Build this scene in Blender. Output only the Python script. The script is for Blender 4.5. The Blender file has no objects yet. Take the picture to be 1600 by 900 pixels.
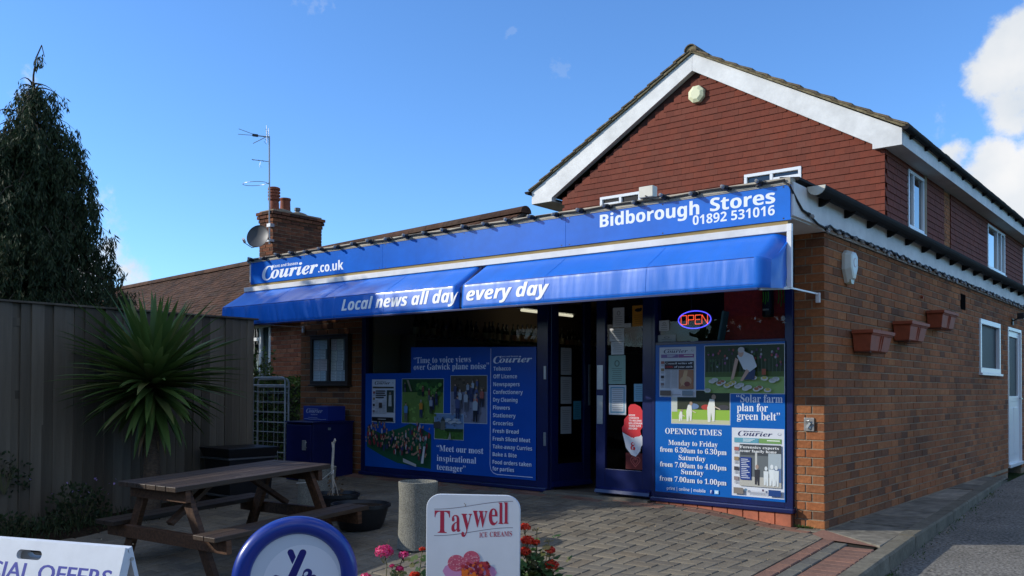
import bpy, math, random
import numpy as np
from mathutils import Vector, Matrix, noise
R = math.radians
random.seed(7); rng = np.random.default_rng(7)
SC = bpy.context.scene; COL = SC.collection

# ------------------------------------------------------------ camera
cd = bpy.data.cameras.new("camera"); cam = bpy.data.objects.new("camera", cd); COL.objects.link(cam)
CAMPOS = Vector((2.68685, -7.47561, 1.17612))
RX = Vector((0.77521275, 0.63168352, 0.0045961)); RD = Vector((-0.00776178, 0.01680009, -0.99982874)); RF = Vector((-0.63165255, 0.77504432, 0.01792663))
m = Matrix.Identity(4)
for i in range(3):
    m[i][0] = RX[i]; m[i][1] = -RD[i]; m[i][2] = -RF[i]; m[i][3] = CAMPOS[i]
cam.matrix_world = m
cd.sensor_width = 36; cd.lens = 36 * 1384 / 1600; cd.shift_y = 133 / 1600; cd.clip_start = .05; cd.clip_end = 3000
SC.camera = cam

# ------------------------------------------------------------ light
SUN_EL, PHI = 25.0, 38.0
TS = Vector((-math.cos(R(PHI)) * math.cos(R(SUN_EL)), -math.sin(R(PHI)) * math.cos(R(SUN_EL)), math.sin(R(SUN_EL))))
ld = bpy.data.lights.new("sun", 'SUN'); ld.energy = 4.3; ld.angle = R(.53); ld.color = (1, .945, .85)
sun = bpy.data.objects.new("sun", ld); COL.objects.link(sun)
sun.rotation_euler = TS.to_track_quat('Z', 'Y').to_euler(); sun.location = (-20, -20, 20)
W = bpy.data.worlds.new("World"); SC.world = W; W.use_nodes = True
nt = W.node_tree; N = nt.nodes; L = nt.links
for n in list(N): N.remove(n)
def nn(t, **k):
    n = N.new(t)
    for a, b in k.items(): setattr(n, a, b)
    return n
out = nn('ShaderNodeOutputWorld'); bg = nn('ShaderNodeBackground'); bg.inputs[1].default_value = .15
sky = nn('ShaderNodeTexSky', sky_type='NISHITA', sun_disc=False, sun_elevation=R(SUN_EL), sun_rotation=math.atan2(TS.x, TS.y) % (2 * math.pi))
sky.air_density = 1.0; sky.dust_density = .2; sky.ozone_density = 2.2; sky.altitude = 100
tint = nn('ShaderNodeMix', data_type='RGBA', blend_type='MULTIPLY'); tint.inputs[0].default_value = 1
tint.inputs[7].default_value = (.75, 1.14, 1.62, 1)
L.new(sky.outputs[0], tint.inputs[6])
geo = nn('ShaderNodeNewGeometry')
neg = nn('ShaderNodeVectorMath', operation='SCALE'); neg.inputs[3].default_value = -1
L.new(geo.outputs['Incoming'], neg.inputs[0])
tc = nn('ShaderNodeTexCoord')
def vdir(px, py):
    v = RX * ((px - 800) / 1384) + RD * ((py - 583) / 1384) + RF
    return v.normalized()
def wdir(az, el): return Vector((math.sin(R(az)) * math.cos(R(el)), math.cos(R(az)) * math.cos(R(el)), math.sin(R(el))))
# cumulus banks: soft lobes given by direction and angular size, broken up by noise
CL = [(1628, 118, 4.9, 1.0), (1668, 50, 4.0, 1.0), (1560, 160, 1.8, .75), (1650, 172, 3.0, .8), (1625, 275, 3.3, .95), (1556, 268, 2.8, .9), (1500, 255, 1.9, .75), (1640, 330, 4, .8), (1800, 160, 7, 1), (170, 445, 3.6, .62), (205, 418, 2.2, .5), (120, 380, 4.5, .42), (-40, 420, 8, .7), (5, 130, 2.2, .38),(1490,190,2.0,.36),(-300, 300, 9, .9)]
acc = None
CL = [(vdir(a, b), c, d) for a, b, c, d in CL] + [(wdir(a, b), c, .92) for a, b, c in [(95, 24, 17), (128, 40, 19), (165, 22, 17), (190, 48, 20), (262, 34, 18), (285, 62, 16), (60, 34, 14), (30, 62, 15), (215, 9, 12), (245, 8, 10), (110, 70, 16), (340, 78, 12)]]
for vd_, sz, w in CL:
    dp = nn('ShaderNodeVectorMath', operation='DOT_PRODUCT'); dp.inputs[1].default_value = vd_
    L.new(tc.outputs['Generated'], dp.inputs[0])
    mr = nn('ShaderNodeMapRange', interpolation_type='SMOOTHSTEP')
    mr.inputs[1].default_value = math.cos(R(sz)); mr.inputs[2].default_value = math.cos(R(sz * .35)); mr.inputs[3].default_value = 0; mr.inputs[4].default_value = w
    L.new(dp.outputs['Value'], mr.inputs[0])
    if acc is None: acc = mr.outputs[0]
    else:
        mx = nn('ShaderNodeMath', operation='MAXIMUM'); L.new(acc, mx.inputs[0]); L.new(mr.outputs[0], mx.inputs[1]); acc = mx.outputs[0]
n1 = nn('ShaderNodeTexNoise'); n1.inputs['Scale'].default_value = 13; n1.inputs['Detail'].default_value = 9; n1.inputs['Roughness'].default_value = .62
L.new(tc.outputs['Generated'], n1.inputs['Vector'])
ad = nn('ShaderNodeMath', operation='ADD'); L.new(acc, ad.inputs[0])
ns = nn('ShaderNodeMapRange'); ns.inputs[1].default_value = .3; ns.inputs[2].default_value = .7; ns.inputs[3].default_value = -.42; ns.inputs[4].default_value = .42
L.new(n1.outputs['Fac'], ns.inputs[0]); L.new(ns.outputs[0], ad.inputs[1])
cm = nn('ShaderNodeMapRange', interpolation_type='SMOOTHSTEP'); cm.inputs[1].default_value = .34; cm.inputs[2].default_value = .75; cm.inputs[4].default_value = .95
L.new(ad.outputs[0], cm.inputs[0])
n2 = nn('ShaderNodeTexNoise'); n2.inputs['Scale'].default_value = 7; n2.inputs['Detail'].default_value = 5
L.new(tc.outputs['Generated'], n2.inputs['Vector'])
cc = nn('ShaderNodeMix', data_type='RGBA'); cc.inputs[6].default_value = (4.3, 4.8, 5.3, 1); cc.inputs[7].default_value = (6.6, 6.5, 6.35, 1)
c2 = nn('ShaderNodeMapRange'); c2.inputs[1].default_value = .35; c2.inputs[2].default_value = .6
L.new(n2.outputs['Fac'], c2.inputs[0]); L.new(c2.outputs[0], cc.inputs[0])
mixc = nn('ShaderNodeMix', data_type='RGBA'); L.new(cm.outputs[0], mixc.inputs[0]); L.new(tint.outputs[2], mixc.inputs[6]); L.new(cc.outputs[2], mixc.inputs[7])
L.new(mixc.outputs[2], bg.inputs[0]); L.new(bg.outputs[0], out.inputs[0])
SC.view_settings.view_transform = 'Standard'; SC.view_settings.look = 'None'; SC.view_settings.exposure = 0; SC.view_settings.gamma = 1
SC.cycles.max_bounces = 6; SC.cycles.transparent_max_bounces = 12

# ------------------------------------------------------------ materials
MATS = {}
def M(name, col=(.5, .5, .5), rough=.6, metal=0., nz=None, bump=None, rnd=0., spec=.5, coat=0., attr=False, ramp=None, emit=None, dirt=None, stretch=None):
    if name in MATS: return MATS[name]
    mt = bpy.data.materials.new(name); mt.use_nodes = True; t = mt.node_tree; P = t.nodes['Principled BSDF']; l = t.links
    def add(ty, **k):
        n = t.nodes.new(ty)
        for a, b in k.items(): setattr(n, a, b)
        return n
    co = add('ShaderNodeTexCoord').outputs['Object']
    if stretch:
        mp = add('ShaderNodeMapping'); mp.inputs['Scale'].default_value = stretch; l.new(co, mp.inputs[0]); co = mp.outputs[0]
    if attr:
        c = add('ShaderNodeAttribute', attribute_name='Col').outputs['Color']
    elif ramp:
        oi = add('ShaderNodeObjectInfo').outputs['Random']; ge = add('ShaderNodeNewGeometry').outputs['Random Per Island']
        a = add('ShaderNodeMath', operation='ADD'); l.new(oi, a.inputs[0]); l.new(ge, a.inputs[1])
        fr = add('ShaderNodeMath', operation='FRACT'); l.new(a.outputs[0], fr.inputs[0])
        rp = add('ShaderNodeValToRGB'); el = rp.color_ramp.elements
        while len(el) > 1: el.remove(el[-1])
        el[0].position = 0; el[0].color = (*ramp[0], 1)
        for i, cc_ in enumerate(ramp[1:]):
            e = el.new((i + 1) / (len(ramp) - 1)); e.color = (*cc_, 1)
        l.new(fr.outputs[0], rp.inputs[0]); c = rp.outputs[0]
    else:
        rg = add('ShaderNodeRGB'); rg.outputs[0].default_value = (*col, 1); c = rg.outputs[0]
    def scale_by(c, fac):
        h = add('ShaderNodeVectorMath', operation='SCALE'); l.new(c, h.inputs[0]); l.new(fac, h.inputs[3]); return h.outputs[0]
    if rnd:
        oi = add('ShaderNodeObjectInfo').outputs['Random']; ge = add('ShaderNodeNewGeometry').outputs['Random Per Island']
        a = add('ShaderNodeMath', operation='ADD'); l.new(oi, a.inputs[0]); l.new(ge, a.inputs[1])
        b = add('ShaderNodeMath', operation='MULTIPLY'); l.new(a.outputs[0], b.inputs[0]); b.inputs[1].default_value = 7.31
        fr = add('ShaderNodeMath', operation='FRACT'); l.new(b.outputs[0], fr.inputs[0])
        mr = add('ShaderNodeMapRange'); mr.inputs[3].default_value = 1 - rnd; mr.inputs[4].default_value = 1 + rnd; l.new(fr.outputs[0], mr.inputs[0])
        c = scale_by(c, mr.outputs[0])
    for q in ([nz] if nz else []) + ([dirt] if dirt else []):
        n = add('ShaderNodeTexNoise'); n.inputs['Scale'].default_value = q[0]; n.inputs['Detail'].default_value = 6; n.inputs['Roughness'].default_value = .65
        l.new(co, n.inputs['Vector'])
        mr = add('ShaderNodeMapRange'); mr.inputs[1].default_value = .3; mr.inputs[2].default_value = .7; mr.inputs[3].default_value = 1 - q[1]; mr.inputs[4].default_value = 1 + q[1] * (1 if q is nz else .25)
        l.new(n.outputs['Fac'], mr.inputs[0]); c = scale_by(c, mr.outputs[0])
    l.new(c, P.inputs['Base Color'])
    P.inputs['Roughness'].default_value = rough; P.inputs['Metallic'].default_value = metal
    P.inputs['Specular IOR Level'].default_value = spec; P.inputs['Coat Weight'].default_value = coat; P.inputs['Coat Roughness'].default_value = .14
    if bump:
        n = add('ShaderNodeTexNoise'); n.inputs['Scale'].default_value = bump[0]; n.inputs['Detail'].default_value = 5
        l.new(co, n.inputs['Vector']); b = add('ShaderNodeBump'); b.inputs['Strength'].default_value = bump[1]; b.inputs['Distance'].default_value = bump[2] if len(bump) > 2 else .005
        l.new(n.outputs['Fac'], b.inputs['Height']); l.new(b.outputs[0], P.inputs['Normal'])
    if emit:
        P.inputs['Emission Color'].default_value = (*emit[0], 1); P.inputs['Emission Strength'].default_value = emit[1]
    MATS[name] = mt; return mt
def glassmat(name, tintc=(.9, .95, .95), refl=1.0, dark=None):
    if name in MATS: return MATS[name]
    mt = bpy.data.materials.new(name); mt.use_nodes = True; t = mt.node_tree; t.nodes.clear()
    o = t.nodes.new('ShaderNodeOutputMaterial'); mx = t.nodes.new('ShaderNodeMixShader')
    tr = t.nodes.new('ShaderNodeBsdfTransparent'); tr.inputs[0].default_value = (*tintc, 1)
    gl = t.nodes.new('ShaderNodeBsdfGlossy'); gl.inputs['Roughness'].default_value = .01
    fr = t.nodes.new('ShaderNodeFresnel'); fr.inputs[0].default_value = 1.5
    mu = t.nodes.new('ShaderNodeMath'); mu.operation = 'MULTIPLY'; mu.inputs[1].default_value = refl; mu.use_clamp = True
    nz_ = t.nodes.new('ShaderNodeTexNoise'); nz_.inputs['Scale'].default_value = 1.3
    bp = t.nodes.new('ShaderNodeBump'); bp.inputs['Strength'].default_value = .03; bp.inputs['Distance'].default_value = .05
    t.links.new(nz_.outputs['Fac'], bp.inputs['Height']); t.links.new(bp.outputs[0], gl.inputs['Normal'])
    ge_ = t.nodes.new('ShaderNodeNewGeometry'); sb_ = t.nodes.new('ShaderNodeMath'); sb_.operation = 'SUBTRACT'; sb_.inputs[0].default_value = 1; t.links.new(ge_.outputs['Backfacing'], sb_.inputs[1])
    m2_ = t.nodes.new('ShaderNodeMath'); m2_.operation = 'MULTIPLY'; t.links.new(fr.outputs[0], m2_.inputs[0]); t.links.new(sb_.outputs[0], m2_.inputs[1])
    t.links.new(m2_.outputs[0], mu.inputs[0]); t.links.new(mu.outputs[0], mx.inputs[0])
    t.links.new(tr.outputs[0], mx.inputs[1]); t.links.new(gl.outputs[0], mx.inputs[2]); t.links.new(mx.outputs[0], o.inputs[0])
    MATS[name] = mt; return mt
def leafmat(name, ramp, rough=.55, trans=.25):
    if name in MATS: return MATS[name]
    mt = M(name, ramp=ramp, rough=rough, spec=.3); t = mt.node_tree; P = t.nodes['Principled BSDF']
    src = P.inputs['Base Color'].links[0].from_socket
    tl = t.nodes.new('ShaderNodeBsdfTranslucent'); mx = t.nodes.new('ShaderNodeMixShader'); mx.inputs[0].default_value = trans
    o = [n for n in t.nodes if n.type == 'OUTPUT_MATERIAL'][0]
    t.links.new(src, tl.inputs[0]); t.links.new(P.outputs[0], mx.inputs[1]); t.links.new(tl.outputs[0], mx.inputs[2]); t.links.new(mx.outputs[0], o.inputs[0])
    return mt
BR = [(.22, .092, .043), (.315, .122, .049), (.37, .142, .056), (.35, .122, .047), (.40, .162, .063), (.265, .106, .047), (.16, .073, .040), (.35, .136, .053), (.315, .110, .044)]
mBrick = M('brown brick', ramp=BR, rough=.9, nz=(38, .28), dirt=(.9, .38), bump=(120, .5, .003), spec=.2)
mRedBrick = M('red brick', ramp=[(.30, .10, .05), (.38, .14, .07), (.26, .085, .045), (.42, .17, .09), (.22, .08, .045)], rough=.9, nz=(30, .25), bump=(100, .5, .003), spec=.2)
mChimBrick = M('sooty chimney brick', ramp=[(.15, .062, .035), (.22, .085, .045), (.10, .045, .03), (.25, .10, .05), (.07, .04, .03)], rough=.95, nz=(20, .4), dirt=(2.5, .4), spec=.2)
mMortar = M('mortar', (.36, .29, .205), .95, nz=(60, .25), dirt=(1.2, .45), bump=(150, .6, .003), spec=.1)
mMortarR = M('pale mortar', (.38, .34, .28), .95, nz=(60, .2), spec=.1)
mTile = M('hung clay tile', ramp=[(.160, .038, .021), (.178, .042, .023), (.148, .037, .021), (.168, .046, .027), (.188, .043, .022)], rough=.8, nz=(45, .15), dirt=(1.1, .18), bump=(90, .3, .002), spec=.25)
mRoof = M('lichened concrete roof tile', ramp=[(.17, .13, .085), (.13, .105, .075), (.20, .165, .11), (.11, .09, .07), (.22, .16, .09)], rough=.95, nz=(16, .5), dirt=(6, .5), bump=(60, .7, .006), spec=.15)
mRoofB = M('brown clay roof tile', ramp=[(.075, .043, .030), (.10, .052, .034), (.06, .038, .030), (.115, .062, .040), (.07, .048, .036)], rough=.95, nz=(9, .35), dirt=(1.2, .4), spec=.15)
mWhite = M('white gloss paint', (.82, .83, .82), .35, nz=(7, .06), dirt=(3, .18), spec=.4)
mWhiteOld = M('weathered white paint', (.72, .72, .70), .6, nz=(9, .07), dirt=(1.8, .22), bump=(40, .2, .003))
mSoffit = M('grey white soffit', (.66, .66, .65), .7, dirt=(2, .2))
mUPVC = M('white window frame', (.74, .77, .79), .3, spec=.4)
mCream = M('cream plastic box', (.62, .60, .50), .5, dirt=(5, .15))
mBlueSign = M('blue sign acrylic', (.001, .135, .62), .22, spec=.5, nz=(12, .06), dirt=(1.4, .22), coat=.5, bump=(2, .1, .01))
mAwn = M('blue awning vinyl', (.001, .15, .66), .42, spec=.45, nz=(2.5, .05), dirt=(1.2, .16), coat=.12, bump=(3, .16, .02), stretch=(3, 1, .6))
mNavy = M('navy gloss paint', (.006, .013, .085), .3, dirt=(4, .3), bump=(30, .1, .002), coat=.3)
mBox = M('dark blue steel', (.007, .012, .09), .4, dirt=(5, .3))
mPrint = M('flat print', attr=True, rough=.45, spec=.35)
mBlack = M('black plastic', (.012, .012, .014), .45, dirt=(8, .3))
mGutter = M('black gutter plastic', (.018, .016, .016), .75, dirt=(3, .4), spec=.15)
mCable = M('black rubber', (.01, .01, .01), .6)
mBulb = M('clear lamp glass', (.22, .22, .21), .15, spec=.8)
mSteel = M('brushed steel', (.5, .52, .52), .35, metal=.9, nz=(30, .1))
mGalv = M('galvanised wire', (.36, .365, .35), .5, metal=.3, nz=(12, .25))
mTerra = M('terracotta plastic', (.33, .075, .032), .6, dirt=(9, .3), nz=(20, .1))
mPot = M('clay pot', (.30, .085, .04), .85, nz=(14, .25), dirt=(4, .4))
mGrey = M('dull grey metal', (.16, .165, .17), .4, metal=.4, dirt=(5, .3))
mFence = M('weathered fence board', (.18, .15, .112), .9, nz=(2.2, .28), rnd=.33, stretch=(3, 3, .5), dirt=(.8, .45), bump=(9, .3, .003), spec=.15)
mWood = M('brown stained timber', (.095, .045, .022), .6, nz=(6, .4), rnd=.25, stretch=(8, 1, 8), dirt=(3, .35), bump=(14, .5, .003), spec=.35)
mWoodTop = M('grey brown table plank', (.055, .036, .024), .5, nz=(7, .4), rnd=.3, stretch=(12, .8, 12), dirt=(3, .3), bump=(16, .5, .003), spec=.35)
mDarkWood = M('dark oak frame', (.035, .024, .018), .5, nz=(10, .3))
mConcP = M('exposed aggregate', (.22, .215, .18), .9, nz=(110, .55), bump=(170, 1.0, .006), dirt=(4, .25), spec=.2)
mPaveG = M('grey block paver', ramp=[(.18, .156, .120), (.222, .196, .150), (.150, .132, .105), (.235, .20, .145), (.178, .160, .127), (.20, .164, .116)], rough=.9, nz=(50, .2), dirt=(1.1, .48), bump=(140, .5, .003), spec=.2)
mPaveR = M('red block paver', ramp=[(.235, .13, .095), (.205, .12, .09), (.26, .14, .10), (.22, .14, .105)], rough=.9, nz=(50, .22), dirt=(1.6, .35), bump=(140, .5, .003), spec=.2)
mPaveC = M('block paver charcoal', ramp=[(.13, .125, .11), (.16, .155, .13), (.18, .165, .13)], rough=.9, nz=(50, .22), dirt=(1.6, .35), bump=(140, .5, .003), spec=.2)
mJoint = M('dark joint sand', (.035, .032, .026), 1, nz=(40, .4), spec=.05)
mConc = M('concrete slab', (.25, .23, .185), .95, nz=(9, .3), dirt=(2.2, .5), rnd=.3, bump=(80, .6, .004), spec=.15)
mKerb = M('kerb concrete', (.19, .175, .135), .95, nz=(30, .25), dirt=(3, .4), rnd=.1, bump=(90, .7, .004), spec=.15)
mAsph = M('worn asphalt', (.20, .187, .162), .95, nz=(48, .95), dirt=(1.1, .35), bump=(200, .9, .006), spec=.2)
mAsphR = M('red worn asphalt patch', (.20, .135, .11), .95, nz=(120, .6), dirt=(2, .35), bump=(200, .9, .006), spec=.2)
mQuarry = M('red quarry tile', (.40, .115, .055), .6, nz=(14, .2), rnd=.15, dirt=(6, .35))
mSoil = M('soil', (.035, .025, .017), 1, nz=(20, .5), bump=(30, 1, .02), spec=.05)
mGrass = M('lawn', (.035, .06, .018), 1, nz=(3, .4), bump=(60, 1, .03), spec=.05)
mInt = M('shop interior paint', (.42, .31, .21), .9)
mShelf = M('shelf board', (.10, .085, .07), .7)
mGlass = glassmat('shop glass', (.80, .85, .85), .7)
mGlassH = glassmat('house glass', (.30, .34, .36), 2.0)
mGlassF = M('obscured glass', (.022, .030, .040), .5, spec=.15, nz=(60, .25), bump=(80, .6, .004))
mLeafDk = leafmat('conifer sprays', [(.018, .034, .012), (.03, .055, .018), (.045, .062, .022), (.022, .04, .02), (.06, .065, .025)], .7, .15)
mHedge = leafmat('hedge leaves', [(.03, .065, .016), (.055, .11, .026), (.08, .15, .035), (.045, .08, .02)], .5, .2)
mPalm = leafmat('cordyline leaf', [(.075, .135, .03), (.10, .17, .04), (.13, .20, .05), (.08, .14, .035), (.20, .21, .07)], .38, .2)
mGer = leafmat('geranium leaf', [(.03, .08, .02), (.05, .12, .03), (.07, .12, .03), (.12, .10, .04)], .6, .25)
mPink = leafmat('pink petals', [(.80, .04, .22), (.85, .10, .30), (.70, .03, .16), (.88, .22, .36)], .5, .35)
mRed = leafmat('red petals', [(.70, .035, .015), (.78, .07, .02), (.60, .02, .015), (.80, .12, .04)], .5, .35)
mLilac = leafmat('lilac petals', [(.35, .2, .5), (.5, .35, .65)], .5, .3)
mStem = M('stem', (.10, .10, .04), .7)
mBark = M('bark', (.06, .042, .028), .95, nz=(20, .4), bump=(30, 1, .02))
mPalmBark = M('ringed palm bark', (.09, .062, .04), .95, nz=(25, .5), bump=(45, 1, .012), stretch=(1, 1, 2.2))
mStick = M('bare twig', (.45, .39, .31), .8, nz=(20, .3))
mBottle = M('dark bottle glass', (.012, .016, .008), .08, spec=.8)
mLabel = M('bottle label', ramp=[(.60, .45, .26), (.6, .5, .34), (.28, .2, .13), (.30, .12, .08), (.24, .19, .06)], rough=.6)
mPack = M('packets', ramp=[(.35, .05, .04), (.4, .3, .06), (.06, .12, .3), (.3, .25, .2), (.05, .2, .08), (.4, .38, .35)], rough=.5)

# ------------------------------------------------------------ mesh helpers
class MB:
    def __init__(s): s.v = []; s.f = []; s.c = []
    def add(s, vs, fs, col=None):
        o = len(s.v); s.v += [tuple(v) for v in vs]; s.f += [tuple(i + o for i in f) for f in fs]
        s.c += [col] * len(fs); return s
    def box(s, x0, x1, y0, y1, z0, z1, col=None):
        return s.add([(x0, y0, z0), (x1, y0, z0), (x1, y1, z0), (x0, y1, z0), (x0, y0, z1), (x1, y0, z1), (x1, y1, z1), (x0, y1, z1)],
                     [(0, 3, 2, 1), (4, 5, 6, 7), (0, 1, 5, 4), (1, 2, 6, 5), (2, 3, 7, 6), (3, 0, 4, 7)], col)
    def bar(s, a, b, w, h, up=(0, 0, 1), col=None):
        a = Vector(a); b = Vector(b); d = (b - a).normalized(); up = Vector(up)
        sd = d.cross(up); sd = sd.normalized() if sd.length > 1e-5 else Vector((1, 0, 0)); u = sd.cross(d)
        vs = [p + sd * (i * w / 2) + u * (j * h / 2) for p in (a, b) for i, j in ((-1, -1), (1, -1), (1, 1), (-1, 1))]
        return s.add(vs, [(0, 3, 2, 1), (4, 5, 6, 7), (0, 1, 5, 4), (1, 2, 6, 5), (2, 3, 7, 6), (3, 0, 4, 7)][::1], col)
    def tube(s, pts, r, n=8, cap=True, col=None):
        pts = [Vector(p) for p in pts]; k = len(pts); rr = r if isinstance(r, (list, tuple)) else [r] * k
        vs = []; pu = None
        for i, p in enumerate(pts):
            d = (pts[min(i + 1, k - 1)] - pts[max(i - 1, 0)]).normalized()
            if pu is None: pu = d.orthogonal().normalized()
            pu = (pu - d * pu.dot(d)).normalized(); w = d.cross(pu)
            for j in range(n):
                a = 2 * math.pi * j / n; vs.append(p + (pu * math.cos(a) + w * math.sin(a)) * rr[i])
        fs = [(i * n + j, i * n + (j + 1) % n, (i + 1) * n + (j + 1) % n, (i + 1) * n + j) for i in range(k - 1) for j in range(n)]
        if cap: fs += [tuple(range(n))[::-1], tuple(range((k - 1) * n, k * n))]
        return s.add(vs, fs, col)
    def lathe(s, prof, c=(0, 0, 0), n=24, axis='z', col=None):
        vs = []; c = Vector(c)
        for r, h in prof:
            for j in range(n):
                a = 2 * math.pi * j / n
                q = (r * math.cos(a), r * math.sin(a), h) if axis == 'z' else (r * math.cos(a), h, r * math.sin(a)) if axis == 'y' else (h, r * math.cos(a), r * math.sin(a))
                vs.append(c + Vector(q))
        k = len(prof)
        fs = [(i * n + j, i * n + (j + 1) % n, (i + 1) * n + (j + 1) % n, (i + 1) * n + j) for i in range(k - 1) for j in range(n)]
        return s.add(vs, fs, col)
    def prism(s, poly, a, b, axis='y', col=None):
        n = len(poly)
        def q(p, t): return (p[0], t, p[1]) if axis == 'y' else (t, p[0], p[1]) if axis == 'x' else (p[0], p[1], t)
        vs = [q(p, a) for p in poly] + [q(p, b) for p in poly]
        return s.add(vs, [tuple(range(n)), tuple(range(n, 2 * n))[::-1]] + [(i, n + i, n + (i + 1) % n, (i + 1) % n) for i in range(n)], col)
    def ball(s, c, r, n=10, k=6, sc=(1, 1, 1), col=None):
        vs = []; c = Vector(c)
        for i in range(k + 1):
            t = math.pi * i / k
            for j in range(n):
                a = 2 * math.pi * j / n
                vs.append(c + Vector((r * sc[0] * math.sin(t) * math.cos(a), r * sc[1] * math.sin(t) * math.sin(a), r * sc[2] * math.cos(t))))
        return s.add(vs, [(i * n + j, i * n + (j + 1) % n, (i + 1) * n + (j + 1) % n, (i + 1) * n + j) for i in range(k) for j in range(n)], col)
def wloc(o):
    v = Vector((0, 0, 0))
    while o is not None: v = v + o.location; o = o.parent
    return v
def meshof(name, v, f, mat, cols=None, smooth=False, recalc=True):
    me = bpy.data.meshes.new(name)
    me.from_pydata([tuple(x) for x in v], [], f)
    if recalc:
        import bmesh
        bm = bmesh.new(); bm.from_mesh(me)
        if cols is None: bmesh.ops.recalc_face_normals(bm, faces=bm.faces)
        bm.to_mesh(me); bm.free()
    me.materials.append(mat)
    if cols is not None:
        at = me.color_attributes.new('Col', 'FLOAT_COLOR', 'CORNER'); arr = []
        for p in me.polygons: arr += [*cols[p.index], 1.0] * p.loop_total
        at.data.foreach_set('color', arr)
    if smooth: me.polygons.foreach_set('use_smooth', [True] * len(me.polygons))
    me.update(); return me
def part(name, mb, mat, parent=None, local=False, bevel=0, smooth=False, label=None, kind=None, recalc=True):
    off = Vector((0, 0, 0)) if (local or parent is None) else wloc(parent)
    v = mb.v if off.length == 0 else [(a - off.x, b - off.y, c - off.z) for a, b, c in mb.v]
    me = meshof(name, v, mb.f, mat, mb.c if (mb.c and mb.c[0] is not None) else None, smooth, recalc)
    o = bpy.data.objects.new(name, me); COL.objects.link(o); o.parent = parent
    if bevel:
        b = o.modifiers.new('bevel', 'BEVEL'); b.width = bevel; b.segments = 2; b.limit_method = 'ANGLE'; b.angle_limit = R(40)
    if smooth and not bevel:
        try: me.set_sharp_from_angle(angle=R(40))
        except Exception: pass
    if label: o['label'] = label
    if kind: o['kind'] = kind
    return o
def thing(name, label, cat, loc=(0, 0, 0), rotz=0, group=None):
    o = bpy.data.objects.new(name, None); COL.objects.link(o); o.location = loc; o.rotation_euler = (0, 0, rotz); o.empty_display_size = .1
    o['label'] = label; o['category'] = cat
    if group: o['group'] = group
    return o
def tag(o, label, cat, group=None):
    o['label'] = label; o['category'] = cat
    if group: o['group'] = group
    return o
def dup(root, loc, rotz=None, label=None):
    r = root.copy(); COL.objects.link(r); r.location = loc
    if rotz is not None: r.rotation_euler = (0, 0, rotz)
    if label: r['label'] = label
    def rec(a, b):
        for ch in list(a.children):
            c = ch.copy(); COL.objects.link(c); c.parent = b; rec(ch, c)
    rec(root, r); return r
# -- single pieces: those that show largest become parts, the rest one joined part
def piece_mesh(l, d, h, ch):
    a, c = l / 2, h / 2
    vs = [(-a, d, -c), (a, d, -c), (a, d, c), (-a, d, c), (-a, ch, -c), (a, ch, -c), (a, ch, c), (-a, ch, c), (-a + ch, 0, -c + ch), (a - ch, 0, -c + ch), (a - ch, 0, c - ch), (-a + ch, 0, c - ch)]
    fs = [(8, 9, 10, 11), (4, 5, 9, 8), (5, 6, 10, 9), (6, 7, 11, 10), (7, 4, 8, 11), (0, 1, 5, 4), (1, 2, 6, 5), (2, 3, 7, 6), (3, 0, 4, 7)]
    return vs, fs
PM = {}
class Pieces:
    def __init__(s, name, mat, root, rest, limit=300, ch=.003): s.n = name; s.m = mat; s.r = root; s.rest = rest; s.lim = limit; s.ch = ch; s.p = []
    def add(s, l, d, h, mat4, mat=None): s.p.append((round(l, 3), d, round(h, 3), mat4, mat or s.m))
    def flush(s):
        def key(q):
            v = q[3].translation - CAMPOS; z = v.dot(RF)
            if z < .3: return 1e9
            x = 800 + 1384 * v.dot(RX) / z; y = 583 + 1384 * v.dot(RD) / z
            return z + (0 if (-20 < x < 1620 and -20 < y < 920) else 1000)
        s.p.sort(key=key); off = wloc(s.r)
        for l, d, h, M4, mt in s.p[:s.lim]:
            k = (s.n, l, d, h, mt.name)
            if k not in PM:
                v, f = piece_mesh(l, d, h, s.ch); PM[k] = meshof(s.n, v, f, mt, recalc=False)
            o = bpy.data.objects.new(s.n, PM[k]); COL.objects.link(o); o.parent = s.r
            T = M4.copy(); T.translation = T.translation - off; o.matrix_basis = T
        rest = {}
        for q in s.p[s.lim:]: rest.setdefault(q[4].name, []).append(q)
        for mn, qs in rest.items():
            V = []; F = []
            for l, d, h, M4, mt in qs:
                v, f = piece_mesh(l, d, h, s.ch); A = np.array(M4); P_ = np.array(v) @ A[:3, :3].T + A[:3, 3] - np.array(off)
                F += [tuple(i + len(V) for i in t) for t in f]; V += P_.tolist()
            me = meshof(s.rest, V, F, qs[0][4], recalc=False)
            o = bpy.data.objects.new(s.rest, me); COL.objects.link(o); o.parent = s.r; o['kind'] = 'stuff'
def frame4(pos, xdir, outn):
    """local +x along, -y outward, z up"""
    x = Vector(xdir).normalized(); y = -Vector(outn).normalized(); z = x.cross(y)
    T = Matrix.Identity(4)
    for i in range(3): T[i][0] = x[i]; T[i][1] = y[i]; T[i][2] = z[i]; T[i][3] = pos[i]
    return T
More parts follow.
